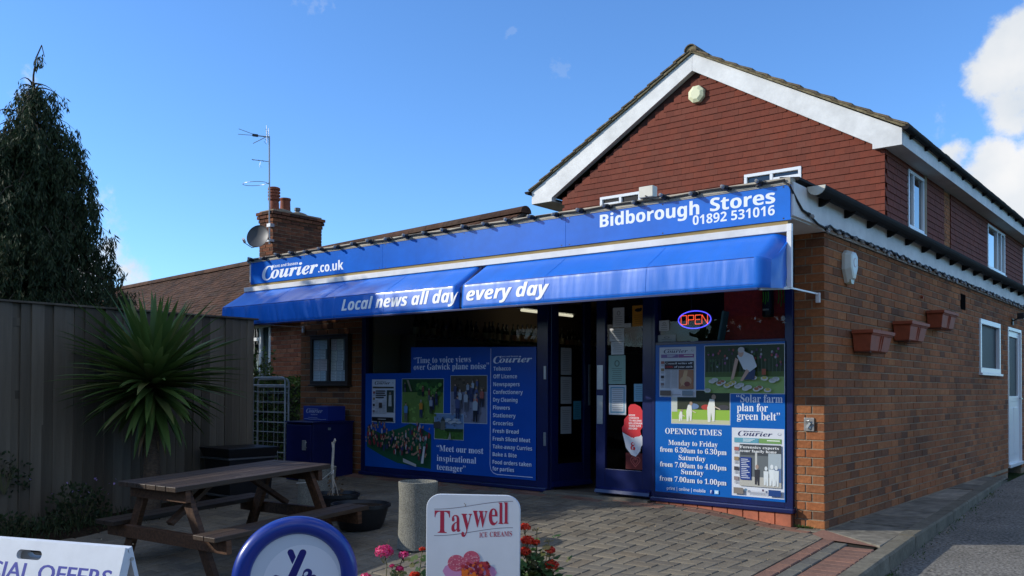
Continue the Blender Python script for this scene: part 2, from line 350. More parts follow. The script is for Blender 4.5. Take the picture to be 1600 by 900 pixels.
def bricks(pc, axis, fixed, u0, u1, z0, z1, holes=(), outn=(0, -1, 0), par=0, L_=.225, H_=.075, dep=.1, j=.010, corner0=None, corner1=None, bl=None):
    """stretcher bond on a wall whose face is at `fixed`; axis 'x' or 'y' is the running direction"""
    k = 0; z = z0
    sgn = -1 if (axis == 'x' and outn[1] < 0) or (axis == 'y' and outn[0] > 0) else 1
    while z < z1 - .02:
        odd = (k + par) % 2; hz = min(H_, z1 - z)
        a = u0 + (corner0[odd] if corner0 else 0); b = u1 - (corner1[odd] if corner1 else 0)
        cuts = [a]; t = a + (L_ / 2 if odd else L_)
        if corner0: t = a + L_
        while t < b - .03: cuts.append(t); t += L_
        cuts.append(b)
        for p, q in zip(cuts[:-1], cuts[1:]):
            segs = [(p, q)]
            for hu0, hu1, hz0, hz1 in holes:
                if z + hz * .5 > hz0 and z + hz * .5 < hz1:
                    ns_ = []
                    for s0, s1 in segs:
                        if s1 <= hu0 or s0 >= hu1: ns_.append((s0, s1))
                        else:
                            if s0 < hu0: ns_.append((s0, hu0))
                            if s1 > hu1: ns_.append((hu1, s1))
                    segs = ns_
            for s0, s1 in segs:
                ln = s1 - s0 - j
                if ln < .02: continue
                c = (s0 + s1) / 2; pr = random.uniform(-.0018, .0018)
                if axis == 'x':
                    pos = (c, fixed + outn[1] * pr, z + hz / 2); xd = (1, 0, 0) if outn[1] < 0 else (-1, 0, 0)
                else:
                    pos = (fixed + outn[0] * pr, c, z + hz / 2); xd = (0, 1, 0) if outn[0] > 0 else (0, -1, 0)
                pc.add(ln, dep, hz - j, frame4(pos, xd, outn))
        z += H_; k += 1

# ------------------------------------------------------------ lettering and flat print
def mu(s, st):
    r = ''
    A = {'serif': (0x1D400, 0x1D41A, 0x1D7CE), 'serifi': (0x1D468, 0x1D482, 0x1D7CE), 'sans': (0x1D5D4, 0x1D5EE, 0x1D7EC), 'sansi': (0x1D63C, 0x1D656, 0x1D7EC)}.get(st)
    for ch in s:
        if A and 'A' <= ch <= 'Z': r += chr(A[0] + ord(ch) - 65)
        elif A and 'a' <= ch <= 'z': r += chr(A[1] + ord(ch) - 97)
        elif A and '0' <= ch <= '9': r += chr(A[2] + ord(ch) - 48)
        else: r += ch
    return r
_TX = {}
def text2d(body, st='plain', fat=0., res=3):
    k = (body, st, fat)
    if k in _TX: return _TX[k]
    c = bpy.data.curves.new('t', 'FONT'); c.body = mu(body, st); c.resolution_u = res; c.offset = fat
    o = bpy.data.objects.new('t', c); COL.objects.link(o); bpy.context.view_layer.update()
    me = bpy.data.meshes.new_from_object(o)
    V = np.array([tuple(v.co)[:2] for v in me.vertices]) if len(me.vertices) else np.zeros((0, 2)); F = [tuple(p.vertices) for p in me.polygons]
    bpy.data.objects.remove(o); bpy.data.curves.remove(c); bpy.data.meshes.remove(me)
    _TX[k] = (V, F); return _TX[k]
class Print:
    """flat print: layers of coloured outlines 0.4 mm apart on a panel lying in the plane O + u*U + v*Vv"""
    def __init__(s, O, U, Vv, Nn, step=.00003): s.O = Vector(O); s.U = Vector(U); s.V = Vector(Vv); s.N = Vector(Nn); s.d = .00025; s.st = step; s.mb = MB()
    def _p(s, pts): return [s.O + s.U * a + s.V * b + s.N * s.d for a, b in pts]
    def nxt(s): s.d += s.st
    def poly(s, pts, col): s.mb.add(s._p(pts), [tuple(range(len(pts)))], col); s.nxt()
    def rect(s, a0, b0, a1, b1, col): s.poly([(a0, b0), (a1, b0), (a1, b1), (a0, b1)], col)
    def ell(s, cx, cy, rx, ry, col, rot=0, n=14):
        c_, s_ = math.cos(rot), math.sin(rot)
        s.poly([(cx + rx * math.cos(t) * c_ - ry * math.sin(t) * s_, cy + rx * math.cos(t) * s_ + ry * math.sin(t) * c_) for t in [2 * math.pi * i / n for i in range(n)]], col)
    def line(s, pts, w, col):
        for (a, b), (c, d) in zip(pts[:-1], pts[1:]):
            L_ = math.hypot(c - a, d - b) or 1; nx, ny = -(d - b) / L_ * w / 2, (c - a) / L_ * w / 2
            s.mb.add(s._p([(a + nx, b + ny), (c + nx, d + ny), (c - nx, d - ny), (a - nx, b - ny)]), [(0, 1, 2, 3)], col)
        s.nxt()
    def text(s, body, st, a0, b0, cap, col, width=None, al='l', fat=0., shear=0., rise=0.):
        V, F = text2d(body, st)
        if not len(V): return
        H = text2d('H', st)[0][:, 1].max(); sc = cap / H; x0 = V[:, 0].min(); wn = (V[:, 0].max() - x0) * sc
        sx = sc * (width / wn if width else 1); w = width or wn
        st_ = a0 - (w / 2 if al == 'c' else w if al == 'r' else 0)
        pts = [(st_ + (x - x0) * sx + y * sc * shear, b0 + y * sc + (x - x0) * sx * rise) for x, y in V]
        for q in ((0,) if (not fat or cap < .06) else (-1, 0, 1)):
            s.mb.add(s._p([(a + q * fat * cap * .8, b + abs(q) * fat * cap * .3) for a, b in pts]), F, col); s.nxt(); s.nxt()
    def done(s, name, parent=None, local=False, mat=None):
        return part(name, s.mb, mat or mPrint, parent, local=local, recalc=False)
WH = (.72, .75, .8); BK = (.012, .012, .014); NB = (.004, .035, .27)
def ss(a, b, x):
    t = max(0, min(1, (x - a) / (b - a))); return t * t * (3 - 2 * t)
def gz(x, y):
    t = ss(0, -1.3, x) if x < 0 else 0
    return .1 * (ss(-.12, -1.25, x)) + min(0, y) * (.02 + .065 * t)

# ============================================================ SETTING
def sheet(name, xs, ys, fz, mat, cut=None):
    mb = MB(); nx = len(xs)
    mb.v = [(x, y, fz(x, y)) for y in ys for x in xs]
    mb.f = [(j * nx + i, j * nx + i + 1, (j + 1) * nx + i + 1, (j + 1) * nx + i) for j in range(len(ys) - 1) for i in range(nx - 1) if not (cut and cut((xs[i] + xs[i + 1]) / 2, (ys[j] + ys[j + 1]) / 2))]
    mb.c = [None] * len(mb.f)
    return part(name, mb, mat, kind='structure', smooth=False, recalc=False)
KO = lambda y: .69 - .068 * y          # outer kerb line
KI = lambda y: KO(y) - .125
def lz(x, y): return -.125 + .012 * max(y, -2) if y < 8 else -.03
far = [-900, -300, -100, -60, -40, -30]
xs = far + list(np.arange(-24, 24.1, 1.5)) + [-v for v in far[::-1]]
ground = sheet('ground', xs, xs, lambda x, y: (gz(min(x, 0), max(y, -9)) if y < 0 else gz(min(x, 0), 0)) - .16 - (.1 if x > 0 else 0), mGrass)
ground['label'] = 'grass ground around the shop and bungalow'
lane = sheet('lane', [.3, .6, 1, 1.5, 2, 3, 4.5, 6.5, 9], list(np.arange(-12, 26, 1.)), lz, mAsph)
lanep = MB()
for (x0, y0, x1, y1, w) in [(.98, -1.0, 3.2, .9, .11), (1.1, -1.5, 3.6, .5, .05)]:
    lanep.bar((x0, y0, lz(x0, y0) + .002), (x1, y1, lz(x1, y1) + .002), w, .006)
part('asphalt_patch', lanep, mAsphR, lane)
# forecourt of herringbone blocks
fore = sheet('forecourt_paving', [-9.5, -8, -7, -6, -5, -4, -3, -2, -1.6, -1.3, -1, -.75, -.5, -.25, 0, .2, .4, .56], [-12, -9, -7, -6, -5, -4, -3, -2, -1, -.5, 0], lambda x, y: gz(x, y) - .012, mJoint, cut=lambda x, y: x > .2 and y > -.25)
shopfl = sheet('yard_base', [-9.5, -8.2, -7.15], [0, .5, 1, 2], lambda x, y: .085, mJoint)
def gframe(x, y, ang=0, dz=0):
    e = .05; nx = -(gz(x + e, y) - gz(x - e, y)) / (2 * e); ny = -(gz(x, y + e) - gz(x, y - e)) / (2 * e)
    n = Vector((nx, ny, 1)).normalized(); xd = Vector((math.cos(ang), math.sin(ang), 0)); xd = (xd - n * xd.dot(n)).normalized()
    return frame4((x, y, gz(x, y) + dz), xd, n)      # local z is the block's width, -y is up
pv = Pieces('paver', mPaveG, fore, 'block_pavers', 300, .006)
U = .115; J = .0085
def clip(poly, a, b, c):      # keep a*x+b*y<=c
    o = []
    for i in range(len(poly)):
        p, q = poly[i], poly[(i + 1) % len(poly)]; dp = a * p[0] + b * p[1] - c; dq = a * q[0] + b * q[1] - c
        if dp <= 0: o.append(p)
        if (dp < 0) != (dq < 0) and dp != dq: t = dp / (dp - dq); o.append((p[0] + (q[0] - p[0]) * t, p[1] + (q[1] - p[1]) * t))
    return o
cutmb = {m_.name: MB() for m_ in (mPaveG, mPaveR)}
BW = .47                       # border width by the kerb
nK = math.hypot(1, .068); KA, KB, KC = 1 / nK, .068 / nK, (.69 - .125 - BW - .003) / nK
for i in range(-90, 8):
    for k in range(-60, 0):
        c_ = (i - k) % 4
        if c_ == 0: x0, x1, y0, y1 = i * U, (i + 2) * U, k * U, (k + 1) * U
        elif c_ == 3: x0, x1, y0, y1 = i * U, (i + 1) * U, k * U, (k + 2) * U
        else: continue
        if y0 < -6.2 or x0 < (-6.35 if y0 < -1.2 else -8.6): continue
        poly = [(x0, y0), (x1, y0), (x1, y1), (x0, y1)]
        pl = clip(clip(poly, 0, 1, -.2335), KA, KB, KC)
        if len(pl) < 3: continue
        ar = abs(sum(p[0] * q[1] - q[0] * p[1] for p, q in zip(pl, pl[1:] + pl[:1]))) / 2
        mt_ = mPaveG
        if ar > .98 * 2 * U * U:
            cx, cy = (x0 + x1) / 2, (y0 + y1) / 2
            T = gframe(cx, cy, 0 if c_ == 0 else math.pi / 2, random.uniform(-.0015, .0015))
            pv.add(2 * U - J, .06, U - J, T @ Matrix.Rotation(random.uniform(-.012, .012), 4, 'X'))
        elif ar > .0012:
            cx = sum(p[0] for p in pl) / len(pl); cy = sum(p[1] for p in pl) / len(pl); q = [(cx + (a - cx) * .965, cy + (b - cy) * .965) for a, b in pl]
            n_ = len(q); cutmb[mt_.name].add([(a, b, gz(a, b)) for a, b in q] + [(a, b, gz(a, b) - .05) for a, b in q], [tuple(range(n_))] + [(t, t + n_, (t + 1) % n_ + n_, (t + 1) % n_) for t in range(n_)])
# two courses along the shop front, then three by the kerb
for r_, yc in ((0, -.0575), (1, -.1745)):
    x = .02 if r_ == 0 else -.06; k = 0
    while x > -8.4:
        if x - .06 < KI(yc) - .02 and (x < -.02 or yc < -.05):
            pv.add(.2255, .06, U - J, gframe(x - .115, yc, 0, random.uniform(-.001, .001)), mPaveR if (k + r_) % 3 else mPaveG)
        x -= .23; k += 1
ka = math.atan2(1, -.068)
for off, w_, mt_, l_ in ((.12, .225, mPaveR, .115), (.293, .112, mPaveC, .23), (.411, .112, mPaveR, .23)):
    y = -.36 - (.25 if off < .2 else .13 if off < .35 else 0); k = 0
    while y > -6.2:
        cy = y - l_ / 2; cx = KI(cy) - off
        pv.add(l_ - J, .06, w_ - J, gframe(cx, cy, ka, random.uniform(-.001, .001)), mt_)
        y -= l_; k += 1
pv.flush()
for nm, mb_ in cutmb.items():
    if mb_.v: part('cut_pavers', mb_, bpy.data.materials[nm], fore, kind='stuff')
# triangle of blocks between wall corner, border and slab
tri = MB(); q = [(.02, -.02), (KI(-.5) - .01, -.50), (KI(-.6) - .45, -.42), (-.02, -.24), (-.01, -.02)]
tri.add([(a, b, gz(a, b) + .001) for a, b in q], [tuple(range(5))]); part('corner_infill', tri, mPaveR, fore)
# side strip of slabs and kerb
side = sheet('side_pavement', [0, .15, .3], [-.3, 0, 2, 4, 6.3], lambda x, y: -.02, mJoint)
y = 0.; k = 0; ys_ = [.0, .62, 1.25, 1.72, 2.35, 3.0, 3.55, 4.2, 4.85, 5.5, 6.2]
for a, b in zip(ys_[:-1], ys_[1:]):
    dz = random.uniform(-.004, .006); mb = MB(); g = .011
    q = [(.004, a + g), (KI(a) - .004, a + g), (KI(b) - .004, b - g), (.004, b - g)]
    if k == 0: dz = -.003; q = [(.02, -.004), (KI(-.47) - .004, -.47), (KI(b) - .004, b - g), (.004, b - g)]
    mb.prism(q, -.06, dz, 'z'); part('paving_slab', mb, mConc, side, bevel=.004); k += 1
kerb = MB(); y = -6.2
kerb.add([(KI(-6), -6, -.3), (KO(-6), -6, -.3), (KO(6.2), 6.2, -.3), (KI(6.2), 6.2, -.3)], [(0, 1, 2, 3)])
kerb = part('kerb', kerb, mJoint, kind='structure')
while y < 6.2:
    b = min(y + .91, 6.3); mb = MB(); dz = random.uniform(-.004, .004); z0_, z1_ = gz(.5, y) + dz + .004, gz(.5, b) + dz + .004
    mb.add([(KI(y), y + .005, z0_), (KO(y) - .015, y + .005, z0_), (KO(y), y + .005, z0_ - .015), (KO(y) + .012, y + .005, -.35), (KI(y), y + .005, -.35),
            (KI(b), b - .005, z1_), (KO(b) - .015, b - .005, z1_), (KO(b), b - .005, z1_ - .015), (KO(b) + .012, b - .005, -.35), (KI(b), b - .005, -.35)],
           [(0, 1, 2, 3, 4), (9, 8, 7, 6, 5), (0, 5, 6, 1), (1, 6, 7, 2), (2, 7, 8, 3), (4, 3, 8, 9), (0, 4, 9, 5)])
    part('kerb_stone', mb, mKerb, kerb); y = b
# planting bed by the fence
bed = MB(); q = [(-6.4, -7), (-5.75, -7), (-5.6, -4), (-5.55, -2.6), (-5.8, -2.0), (-6.4, -1.9)]
bx = np.linspace(-6.4, -5.5, 12); by = np.linspace(-7, -1.9, 50)
soil = sheet('soil_bed', list(bx), list(by), lambda x, y: gz(x, y) + .03 * noise.noise(Vector((x * 3, y * 3, 0))) + .02 - .25 * max(0, x + 5.75 + .08 * math.sin(y * 2)), mSoil)
# tufts and gravel along kerb and bed
def cards(name, n, gen, mat, parent=None):
    """n small leaf quads; gen(i) -> centre, direction, half length, half width"""
    V = np.zeros((n * 4, 3))
    for i in range(n):
        c, d, l_, w_ = gen(i); c = np.array(c); d = np.array(d); d = d / (np.linalg.norm(d) + 1e-9)
        r_ = rng.normal(size=3); s_ = np.cross(d, r_); s_ /= np.linalg.norm(s_) + 1e-9
        V[4 * i] = c - s_ * w_ * .5; V[4 * i + 1] = c + d * l_ * .55 - s_ * w_; V[4 * i + 2] = c + d * l_ * 1.1; V[4 * i + 3] = c + d * l_ * .5 + s_ * w_
    return cardmesh(name, V, mat, parent)
def cardmesh(name, V, mat, parent=None, k=4):
    n = len(V) // k; me = bpy.data.meshes.new(name); off = np.array(wloc(parent)) if parent else 0
    me.vertices.add(len(V)); me.vertices.foreach_set('co', (V - off).astype(np.float32).ravel())
    me.loops.add(n * k); me.loops.foreach_set('vertex_index', np.arange(n * k, dtype=np.int32))
    me.polygons.add(n); me.polygons.foreach_set('loop_start', np.arange(0, n * k, k, dtype=np.int32)); me.polygons.foreach_set('loop_total', np.full(n, k, dtype=np.int32))
    me.materials.append(mat); me.update(calc_edges=True); me.validate()
    o = bpy.data.objects.new(name, me); COL.objects.link(o); o.parent = parent; return o
def tuft(i):
    t = rng.random()
    if t < .5: y_ = -1.3 + rng.normal() * .25; x_ = KO(y_) + .03 + abs(rng.normal()) * .03; z_ = lz(x_, y_)
    elif t < .75: y_ = rng.uniform(-.2, 5); x_ = KO(y_) + abs(rng.normal()) * .05; z_ = lz(x_, y_)
    else: x_ = rng.choice([-.45, -.2, -.14]) + rng.normal() * .03; y_ = -.015 + rng.normal() * .008; z_ = gz(x_, y_)
    return (x_, y_, z_), (rng.normal() * .5, rng.normal() * .5, 1), rng.uniform(.01, .03), .004
wd = cards('kerb_weeds', 700, tuft, mHedge); wd['kind'] = 'stuff'; tag(wd, 'tufts of weeds growing in the gutter along the kerb', 'weeds')
def lit(i):
    y_ = rng.uniform(-6, 5); x_ = KO(y_) + abs(rng.normal()) * .18 if rng.random() < .6 else rng.uniform(-5, .5); z_ = lz(x_, y_) if x_ > KO(y_) else gz(x_, min(y_, -.05))
    if x_ < KO(y_): y_ = -abs(y_)
    return (x_, y_, z_ + .004), (rng.normal(), rng.normal(), .15), rng.uniform(.006, .014), .005
lt = cards('leaf_litter', 260, lit, leafmat('dead leaf', [(.3, .2, .1), (.45, .35, .22), (.2, .12, .06)], .8, .1)); lt['kind'] = 'stuff'; tag(lt, 'scattered dry leaf litter over paving and lane', 'litter')

# ============================================================ SHOP BUILDING
shop = thing('shop_building', 'single storey brown brick corner shop with navy shopfront and flat roof', 'shop', (0, 0, 0))
pc = Pieces('brick', mBrick, shop, 'brickwork', 300, .003)
ZT = 2.52
# corner pier
z = 0.; k = 0
while z < ZT - .02:
    for a, b in ([(-.2625, -.160), (-.160, 0.)] if k % 2 == 0 else [(-.2625, -.105)]):
        pc.add(b - a - .010 + (.010 if b == 0. else 0), .1, .065, frame4(((a + b) / 2 + (.005 if b == 0. else 0), random.uniform(-.0012, .0012), z + .0375), (1, 0, 0), (0, -1, 0)))
    z += .075; k += 1
bricks(pc, 'y', 0., 0., 9.6, -.075, ZT, holes=[(5.9, 7.25, 1.425, 2.175), (7.86, 8.94, -.1, 2.175), (4.86, 5.11, 2.22, 2.42)], outn=(1, 0, 0), corner0=[.1075, 0], par=1)
bricks(pc, 'x', 0., -7.1, -5.84, .0, ZT, outn=(0, -1, 0), par=0)
pc.flush()
f_ = .007     # mortar faces
part('wall', MB().box(-.26, -f_, f_, .09, -.3, ZT - .01), mMortar, shop)
for a, b, c, d in [(.09, 5.9, -.3, ZT), (5.9, 7.25, -.3, 1.425), (5.9, 7.25, 2.175, ZT), (7.25, 7.86, -.3, ZT), (7.86, 8.94, 2.175, ZT), (8.94, 11.5, -.3, ZT)]:
    part('wall', MB().box(-.22, -f_, a, b, c, d), mMortar, shop)
part('wall', MB().box(-7.1 + f_, -5.845, f_, .22, -.3, ZT), mMortar, shop)
part('wall', MB().box(-7.09, -6.9, .22, 11.5, -.3, ZT - .01), mMortar, shop); part('wall', MB().box(-6.9, -.22, 11.3, 11.5, -.3, ZT - .01), mMortar, shop)
part('damp_course', MB().box(-.26, .0035, -.0035, 7.8, -.04, .004), mMortar, shop)
# shop front timber
NV = mNavy
def bx(name, x0, x1, y0, y1, z0, z1, mat, par=shop, bv=.004, **k): return part(name, MB().box(x0, x1, y0, y1, z0, z1), mat, par, bevel=bv, **k)
bx('mullion', -.335, -.262, -.022, .10, .115, 2.5, NV); bx('mullion', -1.655, -1.62, -.018, .10, .12, 2.5, NV)
bx('mullion', -3.05, -2.905, -.018, .10, .1, 2.5, NV); bx('mullion', -5.838, -5.765, -.02, .10, .1, 2.5, NV)
bx('window_sill', -1.64, -.24, -.075, .06, .118, .158, NV, bv=.008); bx('window_rail', -1.62, -.335, -.018, .08, .158, .205, NV)
bx('window_sill', -5.84, -2.9, -.06, .06, .10, .14, NV, bv=.008); bx('window_rail', -5.765, -3.05, -.016, .08, .14, .205, NV)
bx('window_head', -5.84, -.262, -.02, .12, 2.34, 2.515, NV)
bx('window_rail', -1.62, -.335, -.014, .05, 1.60, 1.63, NV); 
x = -.262; k = 0
while x > -1.55:
    w_ = .148; mb = MB().box(x - w_ + .004, x - .004, -.055, .05, -.05, .116 + random.uniform(-.002, .001)); part('tile', mb, mQuarry, shop, bevel=.004); x -= w_
mb = MB().box(-5.84, -.265, -.03, .10, -.1, .1); part('plinth', mb, mPaveR, shop)
# glass
def pane(par, x0, x1, z0, z1, y=.03, mat=None, name='window_pane'): return part(name, MB().box(x0, x1, y, y + .006, z0, z1), mat or mGlass, par)
pane(shop, -5.765, -3.05, .2, 2.34); pane(shop, -1.62, -.335, .2, 2.34)
# door pair
def doorleaf(par, w, z0=.13, z1=2.28):
    """leaf in local coords: hinge at x=0, extends +x, front at y=0"""
    mb = MB(); s_ = .108
    mb.box(0, s_, 0, .045, z0, z1); mb.box(w - s_, w, 0, .045, z0, z1); mb.box(s_, w - s_, .002, .043, z0, z0 + .255); mb.box(s_, w - s_, .002, .043, z1 - .12, z1)
    o = part('door', mb, NV, par, local=True, bevel=.004)
    part('door_pane', MB().box(s_, w - s_, .02, .026, z0 + .255, z1 - .12), mGlass, o, local=True)
    part('weather_bar', MB().prism([(0, z0 + .02), (-.045, z0 + .02), (-.03, z0 + .05), (0, z0 + .075)], .01, w - .01, 'x'), NV, o, local=True)
    return o
dR = doorleaf(shop, .645); dR.location = (-2.305, -.005, 0)
for z0_, z1_ in ((1.175, 1.42), (.83, 1.115)):
    part('push_plate', MB().box(.012, .082, -.004, 0, z0_, z1_), mSteel, dR, local=True, bevel=.001)
dL = doorleaf(shop, .60); dL.location = (-2.895, .03, 0); dL.rotation_euler = (0, 0, R(80))
part('handle', MB().bar((.545, -.03, 1.0), (.545, -.03, 1.45), .02, .02), mSteel, dL, local=True)
bx('door_step', -2.905, -1.66, -.09, .12, .07, .115, mPaveG)
for z_ in (.58, 1.28):
    bx('hinge', -2.955, -2.925, -.026, -.018, z_, z_ + .14, mSteel, bv=.001)
# roof edge
bx('soffit', -7.12, .02, -.765, -.0, 2.522, 2.54, mSoffit, bv=0)
bx('soffit', .0, .018, .0, 11.5, 2.524, 2.54, mSoffit, bv=0)
bx('roof_deck', -7.1, .02, -.76, 11.5, 2.545, 2.80, M('felt roof', (.08, .08, .08), .9, nz=(9, .3)), bv=0)
fb = MB(); fb.box(.022, .045, -.775, 11.5, 2.535, 2.80); part('fascia_board', fb, mWhiteOld, shop, bevel=.002)
bx('fascia_board', -7.16, -7.122, -.77, 2, 2.535, 2.80, mWhiteOld, bv=.002)
bx('parapet_rail', -7.17, .03, -.803, -.70, 2.786, 2.835, M('beige capping', (.42, .37, .28), .6, dirt=(4, .3), nz=(9, .15)), bv=.004)
bx('edge_strip', -7.17, .028, -.798, -.773, 2.7785, 2.786, M('pale capping', (.50, .47, .40), .55, dirt=(4, .3)), bv=.002)
bx('batten', -7.1, .0, -.782, -.74, 2.466, 2.5215, M('raw yellow timber', (.34, .24, .09), .8, dirt=(2, .5), stretch=(1, 6, 6)), bv=0)
# gutter: half round with brackets
def gutter(par, p0, p1, r, mat, out=(1, 0, 0)):
    p0, p1, out = Vector(p0), Vector(p1), Vector(out); n = 10; vs = []
    for p in (p0, p1):
        for rr in (r, r * .88):
            for j in range(n + 1):
                a = math.pi * j / n; vs.append(p + out * (math.cos(a) * rr) - Vector((0, 0, 1)) * math.sin(a) * rr)
    m_ = n + 1; fs = []
    for j in range(n): fs += [(j, j + 1, 2 * m_ + j + 1, 2 * m_ + j), (m_ + j, 3 * m_ + j, 3 * m_ + j + 1, m_ + j + 1)]
    fs += [(0, m_, 3 * m_, 2 * m_), (n, 2 * m_ + n, 3 * m_ + n, m_ + n), tuple(range(m_))]
    fs += [tuple(range(2 * m_, 3 * m_))]
    return part('gutter', MB().add(vs, fs), mat, par, smooth=False)
gt = gutter(shop, (.122, -.50, 2.805), (.122, 11.3, 2.805), .072, mGutter)
part('end_cap', MB().prism([(.122 + .074 * math.cos(math.pi + math.pi * j / 10), 2.805 + .074 * math.sin(math.pi + math.pi * j / 10)) for j in range(11)], -.508, -.498, 'y'), mCream, gt)
y = -.25
while y < 11:
    part('gutter_bracket', MB().prism([(.046, 2.69), (.07, 2.69), (.15, 2.735), (.15, 2.74), (.046, 2.76)], y, y + .03, 'y'), mGutter, shop); y += .62
part('flashing', MB().prism([(.0, 2.80), (.06, 2.83), (.06, 2.85), (-.1, 2.87), (-.1, 2.80)], -.70, 11.4, 'y'), mGutter, shop)
# side window, door, vent
def window(par, axis, fx, u0, u1, z0, z1, out, divs=(), fw=.055, dep=.06, glass=None, transom=None, sill=True, inset=.03):
    """fixed face coordinate fx; out=+1/-1 along the normal axis"""
    mb = MB()
    def b(m_, a0, a1, c0, c1, d0, d1):
        lo, hi = sorted((fx + out * d0, fx + out * d1))
        if axis == 'y': m_.box(lo, hi, a0, a1, c0, c1)
        else: m_.box(a0, a1, lo, hi, c0, c1)
    d0, d1 = -inset - dep, -inset + .02
    b(mb, u0, u1, z0, z0 + fw, d0, d1); b(mb, u0, u1, z1 - fw, z1, d0, d1)
    ed = [u0] + list(divs) + [u1]
    for i, e in enumerate(ed):
        a0 = e if i == 0 else e - fw if i == len(ed) - 1 else e - fw / 2
        b(mb, a0, a0 + fw, z0 + fw, z1 - fw, d0, d1 - .002)
    if transom:
        for (i0, i1, zz) in transom: b(mb, ed[i0] + fw * .6, ed[i1] - fw * .6, zz - fw / 2, zz + fw / 2, d0 + .004, d1 - .004)
    o = part('window', mb, mUPVC, par, bevel=.004)
    for i in range(len(ed) - 1):
        m2 = MB(); b(m2, ed[i] + fw * .4, ed[i + 1] - fw * .4, z0 + fw * .6, z1 - fw * .6, d0 + .02, d0 + .026); part('pane', m2, glass or mGlassH, o)
    if sill:
        m3 = MB(); b(m3, u0 - .03, u1 + .04, z0 - .035, z0 - .002, d0, .045); part('sill', m3, mUPVC, o, bevel=.004)
    return o
window(shop, 'y', 0., 5.91, 7.24, 1.43, 2.17, 1, glass=mGlassF, fw=.07, inset=.0)
dr = part('side_door', MB().box(-.07, -.02, 7.87, 8.93, .05, 1.02).box(-.07, -.02, 7.87, 7.99, 1.02, 2.15).box(-.07, -.02, 8.81, 8.93, 1.02, 2.15).box(-.07, -.02, 7.99, 8.81, 2.03, 2.15).box(-.07, -.015, 7.99, 8.81, 1.02, 1.10), mUPVC, shop, bevel=.004)
part('door_frame', MB().box(-.07, .012, 7.865, 7.90, .02, 2.17).box(-.07, .012, 8.9, 8.938, .02, 2.17).box(-.07, .012, 7.9, 8.9, 2.12, 2.17).box(-.08, .035, 7.865, 8.938, .0, .05), mUPVC, dr, bevel=.003)
part('pane', MB().box(-.05, -.045, 7.98, 8.82, 1.09, 2.04), mGlassF, dr)
part('panel', MB().box(-.03, -.012, 8.03, 8.36, .18, .92).box(-.03, -.012, 8.42, 8.77, .18, .92), mUPVC, dr, bevel=.006)
part('handle', MB().bar((-.01, 8.84, 1.06), (.03, 8.84, 1.06), .02, .02).bar((.03, 8.86, 1.06), (.03, 8.72, 1.06), .018, .018), mSteel, dr)
mMatt = M('matt black grille', (.008, .008, .008), 1, spec=0)
vt = part('air_vent', MB().box(-.005, .002, 4.86, 5.11, 2.22, 2.42), mMatt, shop)
for i in range(9): part('slat', MB().box(.002, .006, 4.88, 5.09, 2.235 + i * .02, 2.243 + i * .02), mMatt, vt)
part('overflow_pipe', MB().tube([(.0, 3.0, 2.22), (.03, 3.0, 2.215)], .018), mTerra, shop)
# interior
mb = MB(); mb.box(-5.83, -.25, .12, 7.4, .06, .1); part('shop_floor', mb, M('vinyl floor', (.16, .13, .1), .5, nz=(4, .2)), shop)
part('shop_ceiling', MB().box(-5.83, -.25, .12, 7.4, 2.44, 2.5), mInt, shop)
part('partition', MB().box(-5.84, -5.76, .12, 7.4, .1, 2.44).box(-.3, -.24, .12, 7.4, .1, 2.44).box(-5.8, -.25, 7.35, 7.45, .1, 2.44), mInt, shop)

# ============================================================ SHELVES AND STOCK
def shelves(loc, rz, L_, zs, label, d=.3, top=2.1):
    t = thing('shelf_unit', label, 'shelf', loc, rz)
    part('back_panel', MB().box(0, L_, d - .02, d, 0, top), mShelf, t, local=True)
    for z_ in zs: part('shelf', MB().box(.02, L_ - .02, .0, d - .02, z_ - .025, z_), mShelf, t, local=True)
    for x_ in (0, L_ / 2, L_ - .03): part('upright', MB().box(x_, x_ + .03, .01, d - .02, 0, top), mShelf, t, local=True)
    return t
sh1 = shelves((-5.45, .55, .1), R(90), 6.2, [.35, .8, 1.25, 1.74], 'long wine shelf running back along the left inside wall of the shop', .28, 1.78)
bt = thing('wine_bottle', 'nearest dark wine bottle on the shelf seen through the left window', 'bottle', (-5.6, .7, 1.84), 0, 'wine bottles on the long shelf')
part('bottle_glass', MB().lathe([(0, 0), (.037, 0), (.038, .19), (.03, .215), (.014, .245), (.013, .30), (0, .30)], n=10), mBottle, bt, local=True, smooth=True)
part('label', MB().lathe([(.0388, .05), (.0388, .14)], n=10), mLabel, bt, local=True)
yy = .7; i = 0
while yy < 6.4:
    yy += .105 + (.05 if i % 6 == 5 else 0); i += 1
    b = dup(bt, (-5.6 + random.uniform(-.02, .02), yy, 1.84), random.uniform(0, 6), 'dark wine bottle standing in the row on the left shelf')
    b.scale = (1, 1, random.choice([.95, 1, 1, 1.05, .86]))
sh2 = shelves((-3.1, 4.6, .1), 0, 2.6, [.3, .62, .95, 1.28, 1.62], 'packed shelf unit facing the open shop door', .35, 1.95)
for z_ in (.3, .62, .95, 1.28, 1.62):
    x = -3.0
    while x < -.65:
        w_ = random.uniform(.07, .17); h_ = random.uniform(.13, .24)
        p = part('packet', MB().box(x, x + w_ - .01, 4.63, 4.75, z_ + .1, z_ + .1 + h_), mPack, None)
        tag(p, 'small grocery packet on the shelf unit behind the shop door', 'packet', 'packets on the shelf behind the door'); x += w_
tb = thing('strip_light', 'fluorescent strip light on the shop ceiling behind the left window', 'light', (-5.2, 3.0, 2.4))
part('housing', MB().box(-5.28, -5.14, 2.4, 3.7, 2.33, 2.44), mUPVC, tb)
part('tube', MB().tube([(-5.21, 2.42, 2.305), (-5.21, 3.68, 2.305)], .019), M('lit tube', (.9, .9, .85), .4, emit=((1, .84, .62), 1.0)), tb)

